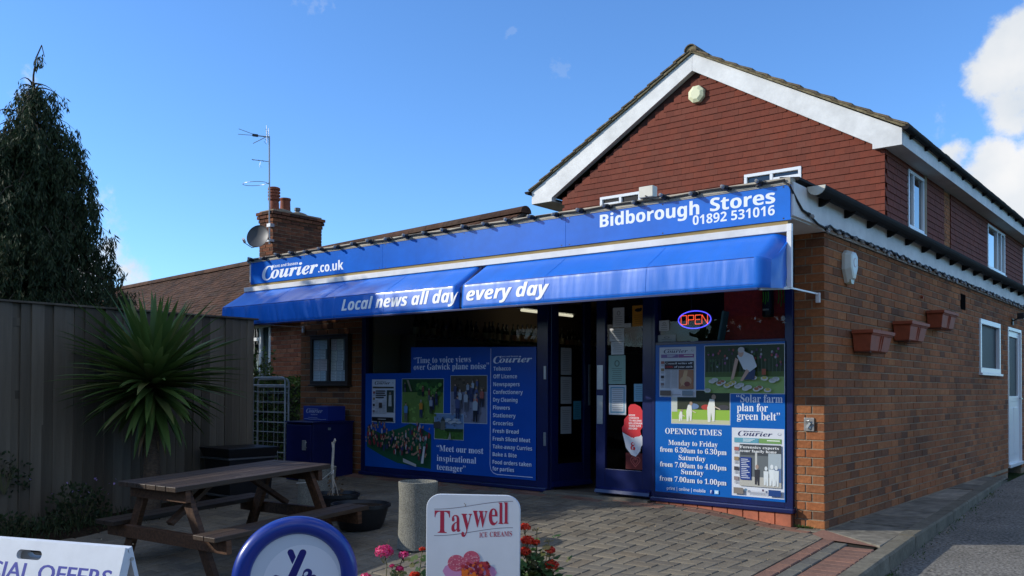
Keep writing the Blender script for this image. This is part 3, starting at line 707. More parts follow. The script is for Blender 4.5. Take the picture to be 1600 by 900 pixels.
# ============================================================ FASCIA SIGN, AWNING, LIGHT STRINGS
D0 = .00025
sign = thing('shop_sign', 'long blue fascia sign reading Bidborough Stores above the awning', 'sign', (-3.5, -.78, 2.64))
for a, b in ((-7.10, -4.62), (-4.618, -2.125), (-2.123, .024)):
    part('sign_panel', MB().box(a, b, -.792, -.772, 2.503, 2.778), mBlueSign, sign, bevel=.0015)
pr = Print((0, -.792, 0), (1, 0, 0), (0, 0, 1), (0, -1, 0))
SW = (.80, .84, .90)
def letters(parent, body, st, a0, z0, cap, w, y):
    V, F = text2d(body, st); H = text2d('H', st)[0][:, 1].max(); sc = cap / H; x0 = V[:, 0].min(); sx = w / (V[:, 0].max() - x0); par = list(range(len(V)))
    def root(i):
        while par[i] != i: i = par[i]
        return i
    for f in F:
        for i in f[1:]:
            r_ = root(i)
            if r_ != root(f[0]): par[r_] = root(f[0])
    gr = {}
    for f in F: gr.setdefault(root(f[0]), []).append(f)
    for fs in gr.values():
        ids = sorted({i for f in fs for i in f}); ix = {i: k for k, i in enumerate(ids)}; mb = MB(); n_ = len(ids); fz = [tuple(ix[i] for i in f) for f in fs]
        for k_ in ((-1, 1) if st == 'sans' and cap > .1 else (0,)):
            mb.v += [(a0 + (V[i][0] - x0) * sx + k_ * .002, y(a0, z0) - k_ * .00006, z0 + V[i][1] * sc) for i in ids]; mb.f += [tuple(i + len(mb.v) - n_ for i in f) for f in fz]
        mb.c = [SW] * len(mb.f); part('letter', mb, mPrint, parent, recalc=False)
for t_ in (('Bidborough', -1.742, 2.640, .112, .985), ('Stores', -.655, 2.650, .108, .555), ('01892 531016', -.815, 2.555, .078, .713), ('.co.uk', -5.735, 2.550, .108, .45)): letters(sign, t_[0], 'sans', *t_[1:], lambda a, b: -.7925)
def courier(pr, a0, b0, w, h, col, small=True, smallcol=None):
    """bold slanted masthead with small line above"""
    pr.text('C', 'serifi', a0, b0 - h * .10, h * 1.28, col, w * .20, fat=.05)
    pr.text('ourier', 'serifi', a0 + w * .165, b0, h * 1.12, col, w * .835, fat=.05)
    if small: pr.text('Kent and Sussex', 'sans', a0 + w * .2, b0 + h * 1.0, h * .26, smallcol or col, w * .46)
courier(pr, -6.85, 2.548, 1.10, .132, SW)
pr.d = D0
for x in (-7.05, -6.0, -4.67, -4.57, -3.4, -2.17, -2.08, -1.1, -.03):
    for z_ in (2.518, 2.765): pr.ell(x, z_, .007, .007, BK, n=8)
pr.done('print', sign)
# festoon of lampholders along the rail
fl = thing('festoon_lights', 'black festoon cable with clear bulbs along the top of the blue fascia sign', 'string lights', (-3.5, -.83, 2.82))
pts = []; x = -7.15
while x < .03:
    pts.append((x, -.815 - .004 * math.sin(x * 9), 2.815 + .006 * math.sin(x * 7.3))); x += .07
part('cable', MB().tube(pts, .008, 6), mCable, fl, smooth=True)
x = -7.05; hm = None
while x < .03:
    if hm is None:
        H = MB().lathe([(.0, .0), (.020, .002), (.024, -.018), (.020, -.045), (.012, -.05)], n=10, axis='y').box(-.04, .04, -.012, .004, -.012, .012)
        hm = part('lamp_holder', H, mCable, fl, local=True, smooth=True)
        bb = part('bulb', MB().lathe([(.006, -.048), (.014, -.055), (.017, -.068), (.013, -.082), (.0, -.088)], n=10, axis='y'), mBulb, hm, local=True, smooth=True)
        ho, bo = hm, bb
    else:
        ho = hm.copy(); COL.objects.link(ho); bo = bb.copy(); COL.objects.link(bo); bo.parent = ho
    ho.location = Vector((x, -.806, 2.812 + random.uniform(-.004, .004))) - fl.location
    ho.rotation_euler = (random.uniform(-.25, .1), random.uniform(-.3, .3), random.uniform(-.3, .2)); x += .285
jb = part('junction_box', MB().box(-1.31, -1.17, -.84, -.76, 2.838, 2.935), mCream, None, bevel=.006)
tag(jb, 'cream junction box standing on the rail above the blue sign', 'box')
jc = part('electric_cable', MB().tube([(-1.24, -.845, 2.85), (-1.2, -.86, 2.825), (-1.1, -.858, 2.82), (-1.0, -.856, 2.83)], .006, 6), mCable, None, smooth=True); tag(jc, 'short black cable looping from the cream junction box', 'cable')
# sagging string of lights under the side fascia
sl = thing('string_lights', 'black string of small clear lamps running under the white side fascia', 'string lights', (.06, 3, 2.54))
pts = [(-.02, -.80, 2.80), (.03, -.82, 2.76), (.05, -.72, 2.66), (.055, -.62, 2.60), (.058, -.5, 2.585), (.06, -.3, 2.535), (.062, -.12, 2.525), (.06, -.02, 2.565)]
y = .1; k = 0
while y < 9.4:
    pts.append((.062 + .008 * math.sin(k * 1.7), y, 2.548 + (.012 if k % 2 else -.008) + random.uniform(-.006, .006))); y += .105; k += 1
part('cable', MB().tube(pts, .0095, 6), mCable, sl, smooth=True)
so = None
for i, p in enumerate([pts[4], pts[6]] + pts[8::2]):
    if so is None:
        so = part('socket', MB().lathe([(.0, .02), (.014, .016), (.016, -.012), (.012, -.022)], n=8), mCable, sl, local=True, smooth=True)
        sb = part('bulb', MB().lathe([(.01, -.02), (.016, -.033), (.018, -.043), (.011, -.055), (.0, -.058)], n=8), mBulb, so, local=True, smooth=True)
        a, b = so, sb
    else:
        a = so.copy(); COL.objects.link(a); b = sb.copy(); COL.objects.link(b); b.parent = a
    a.location = Vector(p) - sl.location; a.rotation_euler = (random.uniform(-.5, .5), random.uniform(-1.1, -.3), 0)
# awning
aw = thing('awning', 'long glossy blue canopy awning with white lettering Local news all day every day', 'awning', (-3.5, -.7, 2.2))
def awn(x0, x1, endL, endR, nx):
    mb = MB(); prof = []
    P0 = [(-.80, 2.405), (-.91, 2.330), (-1.03, 2.256), (-1.126, 2.197), (-1.140, 2.189), (-1.145, 2.179), (-1.153, 2.10), (-1.158, 2.03), (-1.161, 1.968), (-1.153, 1.948)]
    for (a, b), (c, d) in zip(P0[:-1], P0[1:]):
        for s_ in range(3): prof.append((a + (c - a) * s_ / 3, b + (d - b) * s_ / 3))
    prof.append(P0[-1]); n = len(prof); xs_ = [x0 + (x1 - x0) * i / nx for i in range(nx + 1)]
    for x in xs_:
        for j, (y_, z_) in enumerate(prof):
            low = max(0, (j - 8) / (n - 8)); top = 1 - low
            wr = noise.noise(Vector((x * 5, z_ * 2.2 + x * 1.1, 3))) * .012 * (1.6 if x < -5.0 else .4) * min(1, (j + .5) / 7)
            wr += noise.noise(Vector((x * 13 + z_ * 6, z_ * 2.5, 8))) * .017 * (1 if x < -5.2 else .12) * low + noise.noise(Vector((x * 22, z_ * 3, 4))) * .003 * low
            dx = 0; dy = wr
            if endR: t = max(0, 1 - (x1 - x) / endR); dy += t * t * (.05 if endR < .1 else .07) ; z_ -= t * t * .03 * top
            if endL: t = max(0, 1 - (x - x0) / endL); dy += t * t * .05
            hip = 0
            if x0 < -7: hip = -.03 * (j / n) * max(0, 1 - (x - x0) / .5) * -1
            mb.v.append((x + hip, y_ + dy, z_))
    m_ = n
    mb.f = [(i * m_ + j, (i + 1) * m_ + j, (i + 1) * m_ + j + 1, i * m_ + j + 1) for i in range(nx) for j in range(n - 1)]
    def endcap(i):      # side sheet back to the white frame
        o = len(mb.v); r = mb.v[i * m_:(i + 1) * m_]; xx = r[0][0]
        K = 6
        for q in range(K + 1):
            for j in range(m_):
                t = q / K; y_, z_ = r[j][1], r[j][2]; sg = 1 if i else -1
                bul = .014 * math.sin(math.pi * t) + noise.noise(Vector((z_ * 9, t * 4, xx))) * .012
                zb = 2.405 - (2.405 - 1.965) * j / (m_ - 1)
                mb.v.append((r[j][0] + (xx + sg * .012 - r[j][0]) * t + sg * bul, y_ + (-.80 - y_) * t, z_ + (zb - z_) * t))
        mb.f.extend([(o + q * m_ + j, o + q * m_ + j + 1, o + (q + 1) * m_ + j + 1, o + (q + 1) * m_ + j) for q in range(K) for j in range(m_ - 1)])
    if x1 > -.2: endcap(nx)
    if x0 < -7: endcap(0)
    mb.c = [None] * len(mb.f); return mb
AWM = [awn(-7.20, -3.165, 0, .06, 260), awn(-3.135, -.01, .07, .10, 200)]
for a_ in AWM: part('canopy', a_, mAwn, aw, smooth=True, recalc=False)
from mathutils.bvhtree import BVHTree
BV = [BVHTree.FromPolygons(a_.v, a_.f) for a_ in AWM]
def awy(x, z):
    for b_ in BV:
        h = b_.ray_cast(Vector((x, -2, z)), Vector((0, 1, 0)))
        if h[0] is not None: return h[0].y
    return -1.16
for a_, x0_, x1_ in ((0, -7.18, -3.19), (1, -3.10, -.12)):
    part('seam', MB().tube([(x, min(awy(x, 2.182), awy(x, 2.176)) + .001, 2.181) for x in np.linspace(x0_, x1_, 80)], .0035, 5), M('blue seam', (.002, .04, .28), .5), aw, smooth=True)
    part('seam', MB().tube([(x, awy(x, 1.975) + .0005, 1.975) for x in np.linspace(x0_, x1_, 80)], .0018, 5), M('blue seam'), aw, smooth=True)
for x in (-6.2, -5.2, -4.2, -2.1, -1.05):
    pts = []
    for z_ in np.linspace(2.385, 1.96, 16):
        y_ = awy(x, z_); pts.append((x, y_ - .0002, z_))
    part('seam', MB().tube(pts, .0022, 5), mAwn, aw, smooth=True)
part('support_rib', MB().tube([(-3.15, -.80, 2.38), (-3.15, -1.09, 2.16), (-3.15, -1.10, 1.97)], .02), mNavy, aw)
part('bottom_bar', MB().box(-7.15, -.08, -1.168, -1.142, 1.930, 1.949), mNavy, aw, bevel=.003)
part('bottom_bar', MB().bar((-.08, -1.13, 1.940), (.02, -.81, 1.968), .02, .02), M('white bar', (.6, .62, .65), .4), aw)
part('frame_board', MB().box(-7.22, .006, -.812, -.778, 2.41, 2.468), mWhiteOld, aw, bevel=.003)
part('frame_board', MB().box(.006, .044, -.822, -.79, 1.972, 2.409), mWhite, aw, bevel=.003)
part('frame_board', MB().box(.007, .044, -.822, -.79, 2.4095, 2.468), mWhite, aw)
pts_w = M('awning lettering white', (.78, .81, .86), .35, spec=.5)
for xarm, ln in ((-.044, 0), (-7.02, 0)):
    part('arm', MB().bar((xarm, -.012, 1.995), (xarm, -.80, 1.99), .012, .012), mUPVC, aw)
    part('wall_bracket', MB().box(xarm - .018, xarm + .018, -.03, -.0035, 1.92, 2.005), mUPVC, aw, bevel=.003)
def awtext(body, a0, w, z0, cap):
    V, F = text2d(body, 'sansi', 0, 3); H = text2d('H', 'sansi', 0, 3)[0][:, 1].max(); sc = cap / H; x0 = V[:, 0].min(); sx = w / (V[:, 0].max() - x0)
    par = list(range(len(V)))
    def root(i):
        while par[i] != i: par[i] = par[par[i]]; i = par[i]
        return i
    for f in F:
        for i in f[1:]: par[root(i)] = root(f[0])
    gr = {}
    for f in F: gr.setdefault(root(f[0]), []).append(f)
    for fs in gr.values():
        ids = sorted({i for f in fs for i in f}); ix = {i: k for k, i in enumerate(ids)}
        mb = MB(); fz = [tuple(ix[i] for i in f) for f in fs]; n_ = len(ids)
        for k_ in (-1, 1): mb.v += [(a0 + (V[i][0] - x0) * sx + k_ * .0035, -k_ * .0001 + awy(a0 + (V[i][0] - x0) * sx, z0 + V[i][1] * sc) - .0035, z0 + V[i][1] * sc) for i in ids]; mb.f += [tuple(i + len(mb.v) - n_ for i in f) for f in fz]
        mb.c = [(.88, .90, .92)] * len(mb.f)
        part('letter', mb, mPrint, aw, recalc=False)
awtext('Local news all day', -4.87, 1.73, 2.022, .125)
awtext('every day', -3.03, .985, 2.022, .125)

# ============================================================ WINDOW GRAPHICS
D0 = .00025
def photo_people(pr, x0, z0, x1, z1, sky_, grd, n, cols, hor=.45, hsc=.4, seed=1, extra=None, dd=0):
    rr = random.Random(seed); w, h = x1 - x0, z1 - z0; pr.d = D0 + dd
    pr.rect(x0 - .006, z0 - .006, x1 + .006, z1 + .006, (.5, .55, .6)); pr.rect(x0, z0, x1, z1, grd)
    pr.rect(x0, z0 + h * hor, x1, z1, sky_)
    for i in range(46):      # leafy or stony mottling
        cx = x0 + rr.uniform(.05, .95) * w; cz = z0 + h * rr.uniform(.04, .96); base = sky_ if cz > z0 + h * hor else grd; k = rr.uniform(.45, 1.7)
        rx = w * rr.uniform(.015, .05); cx = min(max(cx, x0 + rx), x1 - rx); rz = rx * .7; cz = min(max(cz, z0 + rz), z1 - rz)
        pr.ell(cx, cz, rx, rz, tuple(min(.9, c * k) for c in base), n=7)
    if extra: extra(pr, x0, z0, w, h)
    for i in range(n):
        t = i / max(1, n - 1); s_ = hsc * h * (1.05 - .5 * (1 - t)); cx = x0 + w * (.1 + .8 * rr.random()); cz = z0 + h * (hor * .95 * (1 - t) + .03)
        s_ = min(s_, z1 - cz - .005); c = rr.choice(cols); cx = min(max(cx, x0 + s_ * .16), x1 - s_ * .16)
        pr.poly([(cx - s_ * .10, cz), (cx - s_ * .02, cz), (cx, cz + s_ * .35), (cx + s_ * .05, cz), (cx + s_ * .12, cz), (cx + s_ * .11, cz + s_ * .5), (cx - s_ * .11, cz + s_ * .5)], rr.choice([(.02, .02, .03), (.03, .04, .1), (.1, .1, .12)]))
        pr.poly([(cx - s_ * .12, cz + s_ * .45), (cx + s_ * .12, cz + s_ * .45), (cx + s_ * .14, cz + s_ * .76), (cx + s_ * .05, cz + s_ * .83), (cx - s_ * .05, cz + s_ * .83), (cx - s_ * .14, cz + s_ * .76)], c)
        pr.ell(cx, cz + s_ * .91, s_ * .06, s_ * .08, (.45, .28, .2), n=8); pr.ell(cx, cz + s_ * .955, s_ * .055, s_ * .04, rr.choice([(.05, .03, .02), (.2, .14, .07), (.3, .3, .3)]), n=7)
def newspaper(pr, x0, z0, x1, z1, kind):
    w, h = x1 - x0, z1 - z0; rr = random.Random(5 + kind); pr.rect(x0, z0, x1, z1, (.62, .66, .72))
    courier(pr, x0 + w * .12, z1 - h * .115, w * .66, h * .06, (.01, .015, .10) if kind else BK, True)
    pr.ell(x1 - w * .09, z1 - h * .075, w * .035, h * .02, (.3, .33, .38)); pr.ell(x1 - w * .085, z1 - h * .072, w * .025, h * .014, (.62, .66, .72))
    if kind:
        pr.rect(x0 + w * .05, z1 - h * .215, x0 + w * .52, z1 - h * .145, (.10, .32, .42)if kind == 2 else (.22, .16, .35)); pr.rect(x0 + w * .53, z1 - h * .215, x1 - w * .05, z1 - h * .145, (.16, .32, .10) if kind == 2 else (.30, .12, .3))
        for i in range(3): pr.rect(x0 + w * .22, z1 - h * (.165 + i * .016), x0 + w * (.45 - .04 * i), z1 - h * (.158 + i * .016), (.7, .8, .85))
        pr.rect(x0 + w * .68, z1 - h * .18, x1 - w * .08, z1 - h * .165, (.7, .8, .7))
    for i in range(4):     # left column of small pictures and text rules
        zz = z1 - h * (.28 + .145 * i); pr.rect(x0 + w * .05, zz - h * .055, x0 + w * .14, zz, [(.35, .12, .1), (.3, .22, .12), (.05, .05, .06), (.25, .2, .2)][i])
        for q in range(3): pr.rect(x0 + w * .05, zz - h * (.072 + q * .014), x0 + w * .135, zz - h * (.066 + q * .014), (.35, .37, .4))
    if kind == 0:
        pr.rect(x0 + w * .05, z1 - h * .205, x1 - w * .05, z1 - h * .17, (.08, .07, .05))
        for i, s_ in enumerate((.42, .4, .44, .36)): pr.rect(x0 + w * .18, z1 - h * (.285 + .05 * i), x0 + w * (.18 + s_), z1 - h * (.255 + .05 * i), (.05, .05, .06))
        pr.rect(x0 + w * .66, z1 - h * .76, x1 - w * .05, z1 - h * .25, (.04, .06, .05)); pr.ell(x0 + w * .80, z1 - h * .32, w * .035, h * .03, (.4, .3, .22)); pr.poly([(x0 + w * .73, z1 - h * .62), (x0 + w * .87, z1 - h * .62), (x0 + w * .86, z1 - h * .36), (x0 + w * .75, z1 - h * .36)], (.5, .52, .5))
        pr.rect(x0 + w * .32, z1 - h * .66, x0 + w * .46, z1 - h * .54, (.08, .07, .07))
        cols = [(.18, .3), (.33, .46), (.49, .63)]
        for c0, c1 in cols:
            for q in range(9):
                zz = z1 - h * (.49 + q * .036)
                if .33 <= c0 < .46 and q < 5: continue
                pr.rect(x0 + w * c0, zz - h * .012, x0 + w * c1, zz, (.42, .44, .46))
        pr.rect(x0 + w * .05, z0 + h * .03, x1 - w * .05, z0 + h * .125, BK); pr.rect(x0 + w * .3, z0 + h * .07, x0 + w * .65, z0 + h * .085, (.5, .5, .5))
    if kind == 1:
        pr.rect(x0 + w * .16, z1 - h * .445, x1 - w * .05, z1 - h * .285, (.02, .02, .03))
        pr.text('Council writes off', 'serif', x0 + w * .18, z1 - h * .345, h * .036, (.75, .77, .8), w * .74); pr.text('of your cash', 'serif', x0 + w * .43, z1 - h * .415, h * .036, (.75, .77, .8), w * .49); pr.text('£590k', 'serif', x0 + w * .18, z1 - h * .415, h * .036, (.6, .05, .04), w * .22)
        pr.rect(x0 + w * .55, z1 - h * .84, x1 - w * .05, z1 - h * .455, (.35, .17, .09)); pr.ell(x0 + w * .74, z1 - h * .68, w * .16, h * .10, (.5, .33, .2)); pr.ell(x0 + w * .78, z1 - h * .74, w * .08, h * .05, (.2, .05, .04)); pr.poly([(x0 + w * .6, z1 - h * .8), (x0 + w * .7, z1 - h * .47), (x0 + w * .8, z1 - h * .47), (x0 + w * .75, z1 - h * .65)], (.55, .38, .2))
        for c0 in (.17, .36):
            for q in range(15): pr.rect(x0 + w * c0, z1 - h * (.475 + q * .024), x0 + w * (c0 + .16), z1 - h * (.466 + q * .024), (.34, .36, .38))
        pr.rect(x0 + w * .05, z0 + h * .03, x0 + w * .35, z0 + h * .13, (.15, .12, .1)); pr.rect(x0 + w * .66, z0 + h * .03, x1 - w * .05, z0 + h * .13, (.2, .26, .3)); pr.rect(x0 + w * .37, z0 + h * .05, x0 + w * .62, z0 + h * .06, (.3, .3, .34))
    if kind == 2:
        a, b, c, d = x0 + w * .16, z1 - h * .845, x1 - w * .05, z1 - h * .235
        pr.rect(a, b, c, d, (.12, .14, .15)); pr.rect(a, b, c, b + h * .14, (.42, .42, .38)); pr.rect(a + w * .02, b + h * .45, c, d, (.05, .06, .07)); pr.rect(a + w * .30, b + h * .18, a + w * .34, d - h * .1, (.5, .52, .5)); pr.rect(a + w * .55, b + h * .2, c, d - h * .12, (.35, .42, .46)); pr.rect(c - w * .13, b + h * .08, c, b + h * .28, (.1, .16, .3))
        for cx, s_, col in ((.34, .5, (.03, .03, .04)), (.51, .47, (.62, .68, .70)), (.62, .52, (.66, .72, .74)), (.70, .5, (.6, .66, .68))):
            X = a + w * cx; S = s_ * h * .62; pr.poly([(X - S * .11, b + h * .03), (X - S * .02, b + h * .03), (X, b + h * .03 + S * .3), (X + S * .03, b + h * .02), (X + S * .11, b + h * .02), (X + S * .13, b + S * .8), (X - S * .13, b + S * .8)], col); pr.ell(X, b + S * .93, S * .08, S * .11, col if col[0] > .1 else (.35, .25, .2), n=8)
        pr.text('Forensics experts', 'serif', a + w * .01, d - h * .06, h * .038, (.8, .83, .85), w * .74); pr.text('scour family home', 'serif', a + w * .01, d - h * .115, h * .038, (.8, .83, .85), w * .70)
        pr.rect(a + w * .02, b + h * .09, a + w * .23, b + h * .42, (.01, .04, .22))
        for q in range(11): pr.rect(a + w * .04, b + h * (.115 + q * .027), a + w * (.20 - .03 * (q % 3)), b + h * (.125 + q * .027), (.6, .66, .75))
        pr.rect(x0 + w * .05, z0 + h * .035, x0 + w * .24, z0 + h * .125, (.2, .18, .16)); pr.rect(x0 + w * .72, z0 + h * .035, x1 - w * .05, z0 + h * .125, (.01, .05, .2)); pr.ell(x0 + w * .29, z0 + h * .10, w * .03, h * .02, (.1, .2, .3)); pr.rect(x0 + w * .6, z0 + h * .095, x0 + w * .64, z0 + h * .125, (.12, .08, .12))
        for q in range(4): pr.rect(x0 + w * .3, z0 + h * (.05 + q * .013), x0 + w * .66, z0 + h * (.055 + q * .013), (.42, .45, .5))
LB = (.006, .052, .35)
g1 = thing('window_panel', 'blue printed panel across the left shop window listing Tobacco, Off Licence and groceries', 'window graphic', (-4.4, -.02, .8))
part('panel', MB().prism([(-5.755, .206), (-3.055, .206), (-3.055, 1.625), (-4.945, 1.67), (-4.945, 1.362), (-5.755, 1.362)], -.024, -.020, 'y'), M('dark blue print film', (.004, .085, .44), .32, spec=.4, dirt=(2, .15)), g1)
pr = Print((0, -.024, 0), (1, 0, 0), (0, 0, 1), (0, -1, 0), .0003); TW = (.80, .85, .93)
pr.text('“Time to voice views', 'serif', -4.90, 1.478, .070, TW, .915); pr.text('over Gatwick plane noise”', 'serif', -4.90, 1.398, .070, TW, 1.185)
newspaper(pr, -5.632, .757, -5.212, 1.287, 0); pr.d = D0
def tree_ex(pr, x0, z0, w, h):
    pr.poly([(x0 + w * .13, z0 + h * .98), (x0 + w * .18, z0 + h * .98), (x0 + w * .27, z0 + h * .72), (x0 + w * .23, z0 + h * .72)], (.25, .22, .15))
    for i in range(26): pr.ell(x0 + w * (.4 + .022 * i), z0 + h * (.78 + .11 * math.sin(i * 2.3)), w * .05, h * .05, [(.05, .16, .03), (.12, .26, .05), (.03, .09, .02)][i % 3], n=7)
photo_people(pr, -5.094, .766, -4.409, 1.29, (.025, .07, .02), (.13, .22, .05), 8, [(.30, .34, .42), (.5, .22, .03), (.05, .12, .08), (.1, .25, .5), (.03, .03, .05), (.16, .05, .04)], .7, .42, 3, tree_ex)
photo_people(pr, -4.292, .792, -3.744, 1.324, (.10, .075, .05), (.20, .21, .28), 13, [(.30, .34, .40), (.36, .40, .45), (.05, .06, .12), (.35, .10, .08), (.07, .09, .2)], .66, .5, 8)
def church(pr, x0, z0, w, h):
    for i in range(6): pr.ell(x0 + w * (.42 + .09 * i), z0 + h * (.72 + .07 * math.sin(i * 2)), w * .1, h * .05, (.42, .47, .52), n=9)
    pr.poly([(x0, z0 + h * .42), (x0 + w * .27, z0 + h * .42), (x0 + w * .27, z0 + h * .60), (x0 + w * .2, z0 + h * .70), (x0, z0 + h * .66)], (.06, .065, .06)); pr.rect(x0 + w * .25, z0 + h * .36, x0 + w * .40, z0 + h * .72, (.13, .14, .12)); pr.poly([(x0 + w * .24, z0 + h * .72), (x0 + w * .41, z0 + h * .72), (x0 + w * .325, z0 + h * .88)], (.05, .06, .06))
    pr.rect(x0 + w * .4, z0 + h * .32, x0 + w, z0 + h * .42, (.02, .05, .02)); pr.poly([(x0 + w * .5, z0 + .002), (x0 + w * .62, z0 + .002), (x0 + w * .58, z0 + h * .3)], (.3, .3, .25))
photo_people(pr, -4.544, .595, -4.09, .886, (.16, .26, .42), (.06, .15, .03), 0, [BK], .42, .3, 12, church, .0035)
pr.d = D0
cr = [(-5.72, .69), (-5.45, .62), (-5.3, .66), (-5.12, .70), (-4.95, .76), (-4.8, .72), (-4.602, .64), (-4.602, .235), (-4.85, .25), (-5.17, .275), (-5.45, .35), (-5.72, .45)]
pr.poly(cr, (.02, .10, .05)); rr = random.Random(4)
for i in range(230):
    t = rr.random(); x_ = -5.70 + 1.08 * t; top = .66 + .07 * math.sin(t * 9) + .03; bot = .50 - .17 * t if t < .75 else .37 - .03 * t; z_ = top - (top - bot) * (i / 230)
    c = rr.choice([(.25, .03, .04), (.30, .04, .04), (.04, .05, .14), (.4, .42, .48), (.03, .03, .05), (.14, .02, .04), (.35, .3, .08), (.05, .15, .12)])
    if i % 2: pr.ell(x_, z_, .016, .034, c, n=6)
    else: pr.ell(x_, z_ + .03, .0125, .015, (.36, .22, .16), n=6)
pr.poly([(-5.0, .345), (-4.78, .285), (-4.78, .255), (-5.0, .30)], (.4, .43, .45)); pr.poly([(-4.70, .30), (-4.66, .30), (-4.63, .50), (-4.66, .50)], (.55, .58, .6))
pr.d = D0; pr.text('“Meet our most', 'serif', -4.512, .452, .070, TW, .72); pr.text('inspirational', 'serif', -4.508, .338, .070, TW, .61); pr.text('teenager”', 'serif', -4.507, .235, .070, TW, .45)
pr.line([(-3.688, 1.625), (-3.693, .34), (-3.68, .285), (-3.645, .252), (-3.59, .238), (-3.095, .238)], .006, TW)
courier(pr, -3.65, 1.463, .54, .06, TW)
for i, (s_, x1_) in enumerate([('Tobacco', -3.399), ('Off Licence', -3.31), ('Newspapers', -3.274), ('Confectionery', -3.229), ('Dry Cleaning', -3.30), ('Flowers', -3.406), ('Stationery', -3.325), ('Groceries', -3.36), ('Fresh Bread', -3.28), ('Fresh Sliced Meat', -3.122), ('Take-away Curries', -3.096), ('Bake & Bite', -3.305), ('Food orders taken', -3.104), ('for parties', -3.34)]):
    pr.text(s_, 'sans', -3.645, 1.378 - i * .0855 + (.0135 * (i - 12) if i > 12 else 0), .043, TW, x1_ + 3.645, fat=.012)
pr.done('print', g1)
g2 = thing('window_panel', 'blue printed panel in the right shop window with opening times and two newspapers', 'window graphic', (-.96, -.02, .9))
part('panel', MB().box(-1.612, -.318, -.022, -.018, .205, 1.602), M('blue print film', (.003, .12, .46), .3, spec=.4, dirt=(2, .12)), g2)
pr = Print((0, -.022, 0), (1, 0, 0), (0, 0, 1), (0, -1, 0), .0003); TW = (.74, .79, .86)
a, b, c, d = -1.092, 1.148, -.338, 1.578; w, h = c - a, d - b; rr = random.Random(2)
pr.rect(a - .006, b - .006, c + .006, d + .006, (.5, .55, .6)); pr.rect(a, b, c, d, (.03, .05, .02)); pr.rect(a, b, c, b + h * .34, (.24, .38, .12)); pr.rect(a, b + h * .34, c, b + h * .45, (.07, .12, .03))
for i in range(60): pr.ell(a + w * rr.uniform(.03, .97), b + h * rr.uniform(.55, .93), w * .014, h * .03, rr.choice([(.3, .1, .25), (.05, .12, .04), (.35, .35, .4), (.3, .08, .08), (.08, .05, .1)]), n=6)
for i in range(22): pr.line([(a + w * (.02 + .045 * i), b + h * .42), (a + w * (.02 + .045 * i), b + h * .72)], .004, (.08, .12, .08))
for i in range(19): px_, pz_ = a + w * (.05 + .9 * ((i * .37) % 1)), b + h * (.04 + .27 * ((i * .61) % 1)); pr.ell(px_, pz_ + .006, w * .045, h * .045, (.55, .58, .56)); pr.ell(px_, pz_ + .012, w * .03, h * .03, [(.4, .42, .4), (.45, .4, .1), (.35, .15, .07), (.5, .53, .5)][i % 4])
pr.poly([(a + w * .52, b + h * .28), (a + w * .66, b + h * .28), (a + w * .67, b + h * .48), (a + w * .55, b + h * .5)], (.03, .05, .12)); pr.poly([(a + w * .44, b + h * .78), (a + w * .52, b + h * .88), (a + w * .64, b + h * .78), (a + w * .69, b + h * .55), (a + w * .60, b + h * .44), (a + w * .52, b + h * .5)], (.55, .62, .66))
pr.poly([(a + w * .46, b + h * .70), (a + w * .40, b + h * .30), (a + w * .36, b + h * .27), (a + w * .42, b + h * .74)], (.5, .34, .26)); pr.poly([(a + w * .56, b + h * .5), (a + w * .48, b + h * .26), (a + w * .51, b + h * .25), (a + w * .60, b + h * .46)], (.5, .34, .26)); pr.ell(a + w * .49, b + h * .84, w * .035, h * .09, (.5, .34, .26)); pr.ell(a + w * .495, b + h * .90, w * .042, h * .06, (.5, .5, .5)); pr.rect(a + w * .75, b + h * .38, a + w * .80, b + h * .5, (.3, .08, .04))
pr.d = D0; a, b, c, d = -1.436, .863, -.847, 1.17; w, h = c - a, d - b
pr.rect(a - .006, b - .006, c + .006, d + .006, (.5, .55, .6)); pr.rect(a, b, c, d, (.02, .03, .015)); pr.rect(a, b, c, b + h * .42, (.26, .45, .05)); pr.rect(a, b, c, b + h * .12, (.5, .52, .33)); pr.rect(a, b + h * .35, a + w * .1, b + h * .85, (.5, .55, .5))
pr.ell(a + w * .38, b + h * .52, w * .1, h * .09, (.12, .2, .35)); pr.ell(a + w * .60, b + h * .5, w * .08, h * .08, (.4, .04, .03)); pr.ell(a + w * .9, b + h * .5, w * .09, h * .08, (.04, .04, .05))
for cx, s_ in ((.16, .42), (.31, .66), (.69, .88)):
    X = a + w * cx; S = h * s_; pr.poly([(X - S * .12, b + h * .06), (X - S * .02, b + h * .06), (X, b + S * .4), (X + S * .05, b + h * .08), (X + S * .13, b + h * .08), (X + S * .15, b + S * .6), (X + S * .12, b + S * .85), (X - S * .05, b + S * .85), (X - S * .14, b + S * .55)], (.72, .75, .68)); pr.ell(X + S * .1, b + S * .92, S * .08, S * .09, (.35, .25, .18)); pr.line([(X + S * .12, b + S * .6), (X + S * .34, b + S * .5)], .008, (.6, .5, .4))
pr.d = D0 + .0018; newspaper(pr, -1.568, 1.108, -1.183, 1.579, 1); pr.d = D0; newspaper(pr, -.826, .229, -.338, .838, 2); pr.d = D0
pr.text('“Solar farm', 'serif', -.783, 1.068, .068, TW, .43); pr.text('plan for', 'serif', -.777, .988, .068, TW, .29); pr.text('green belt”', 'serif', -.777, .912, .068, TW, .40)
pr.text('OPENING TIMES', 'serif', -1.505, .760, .052, TW, .58)
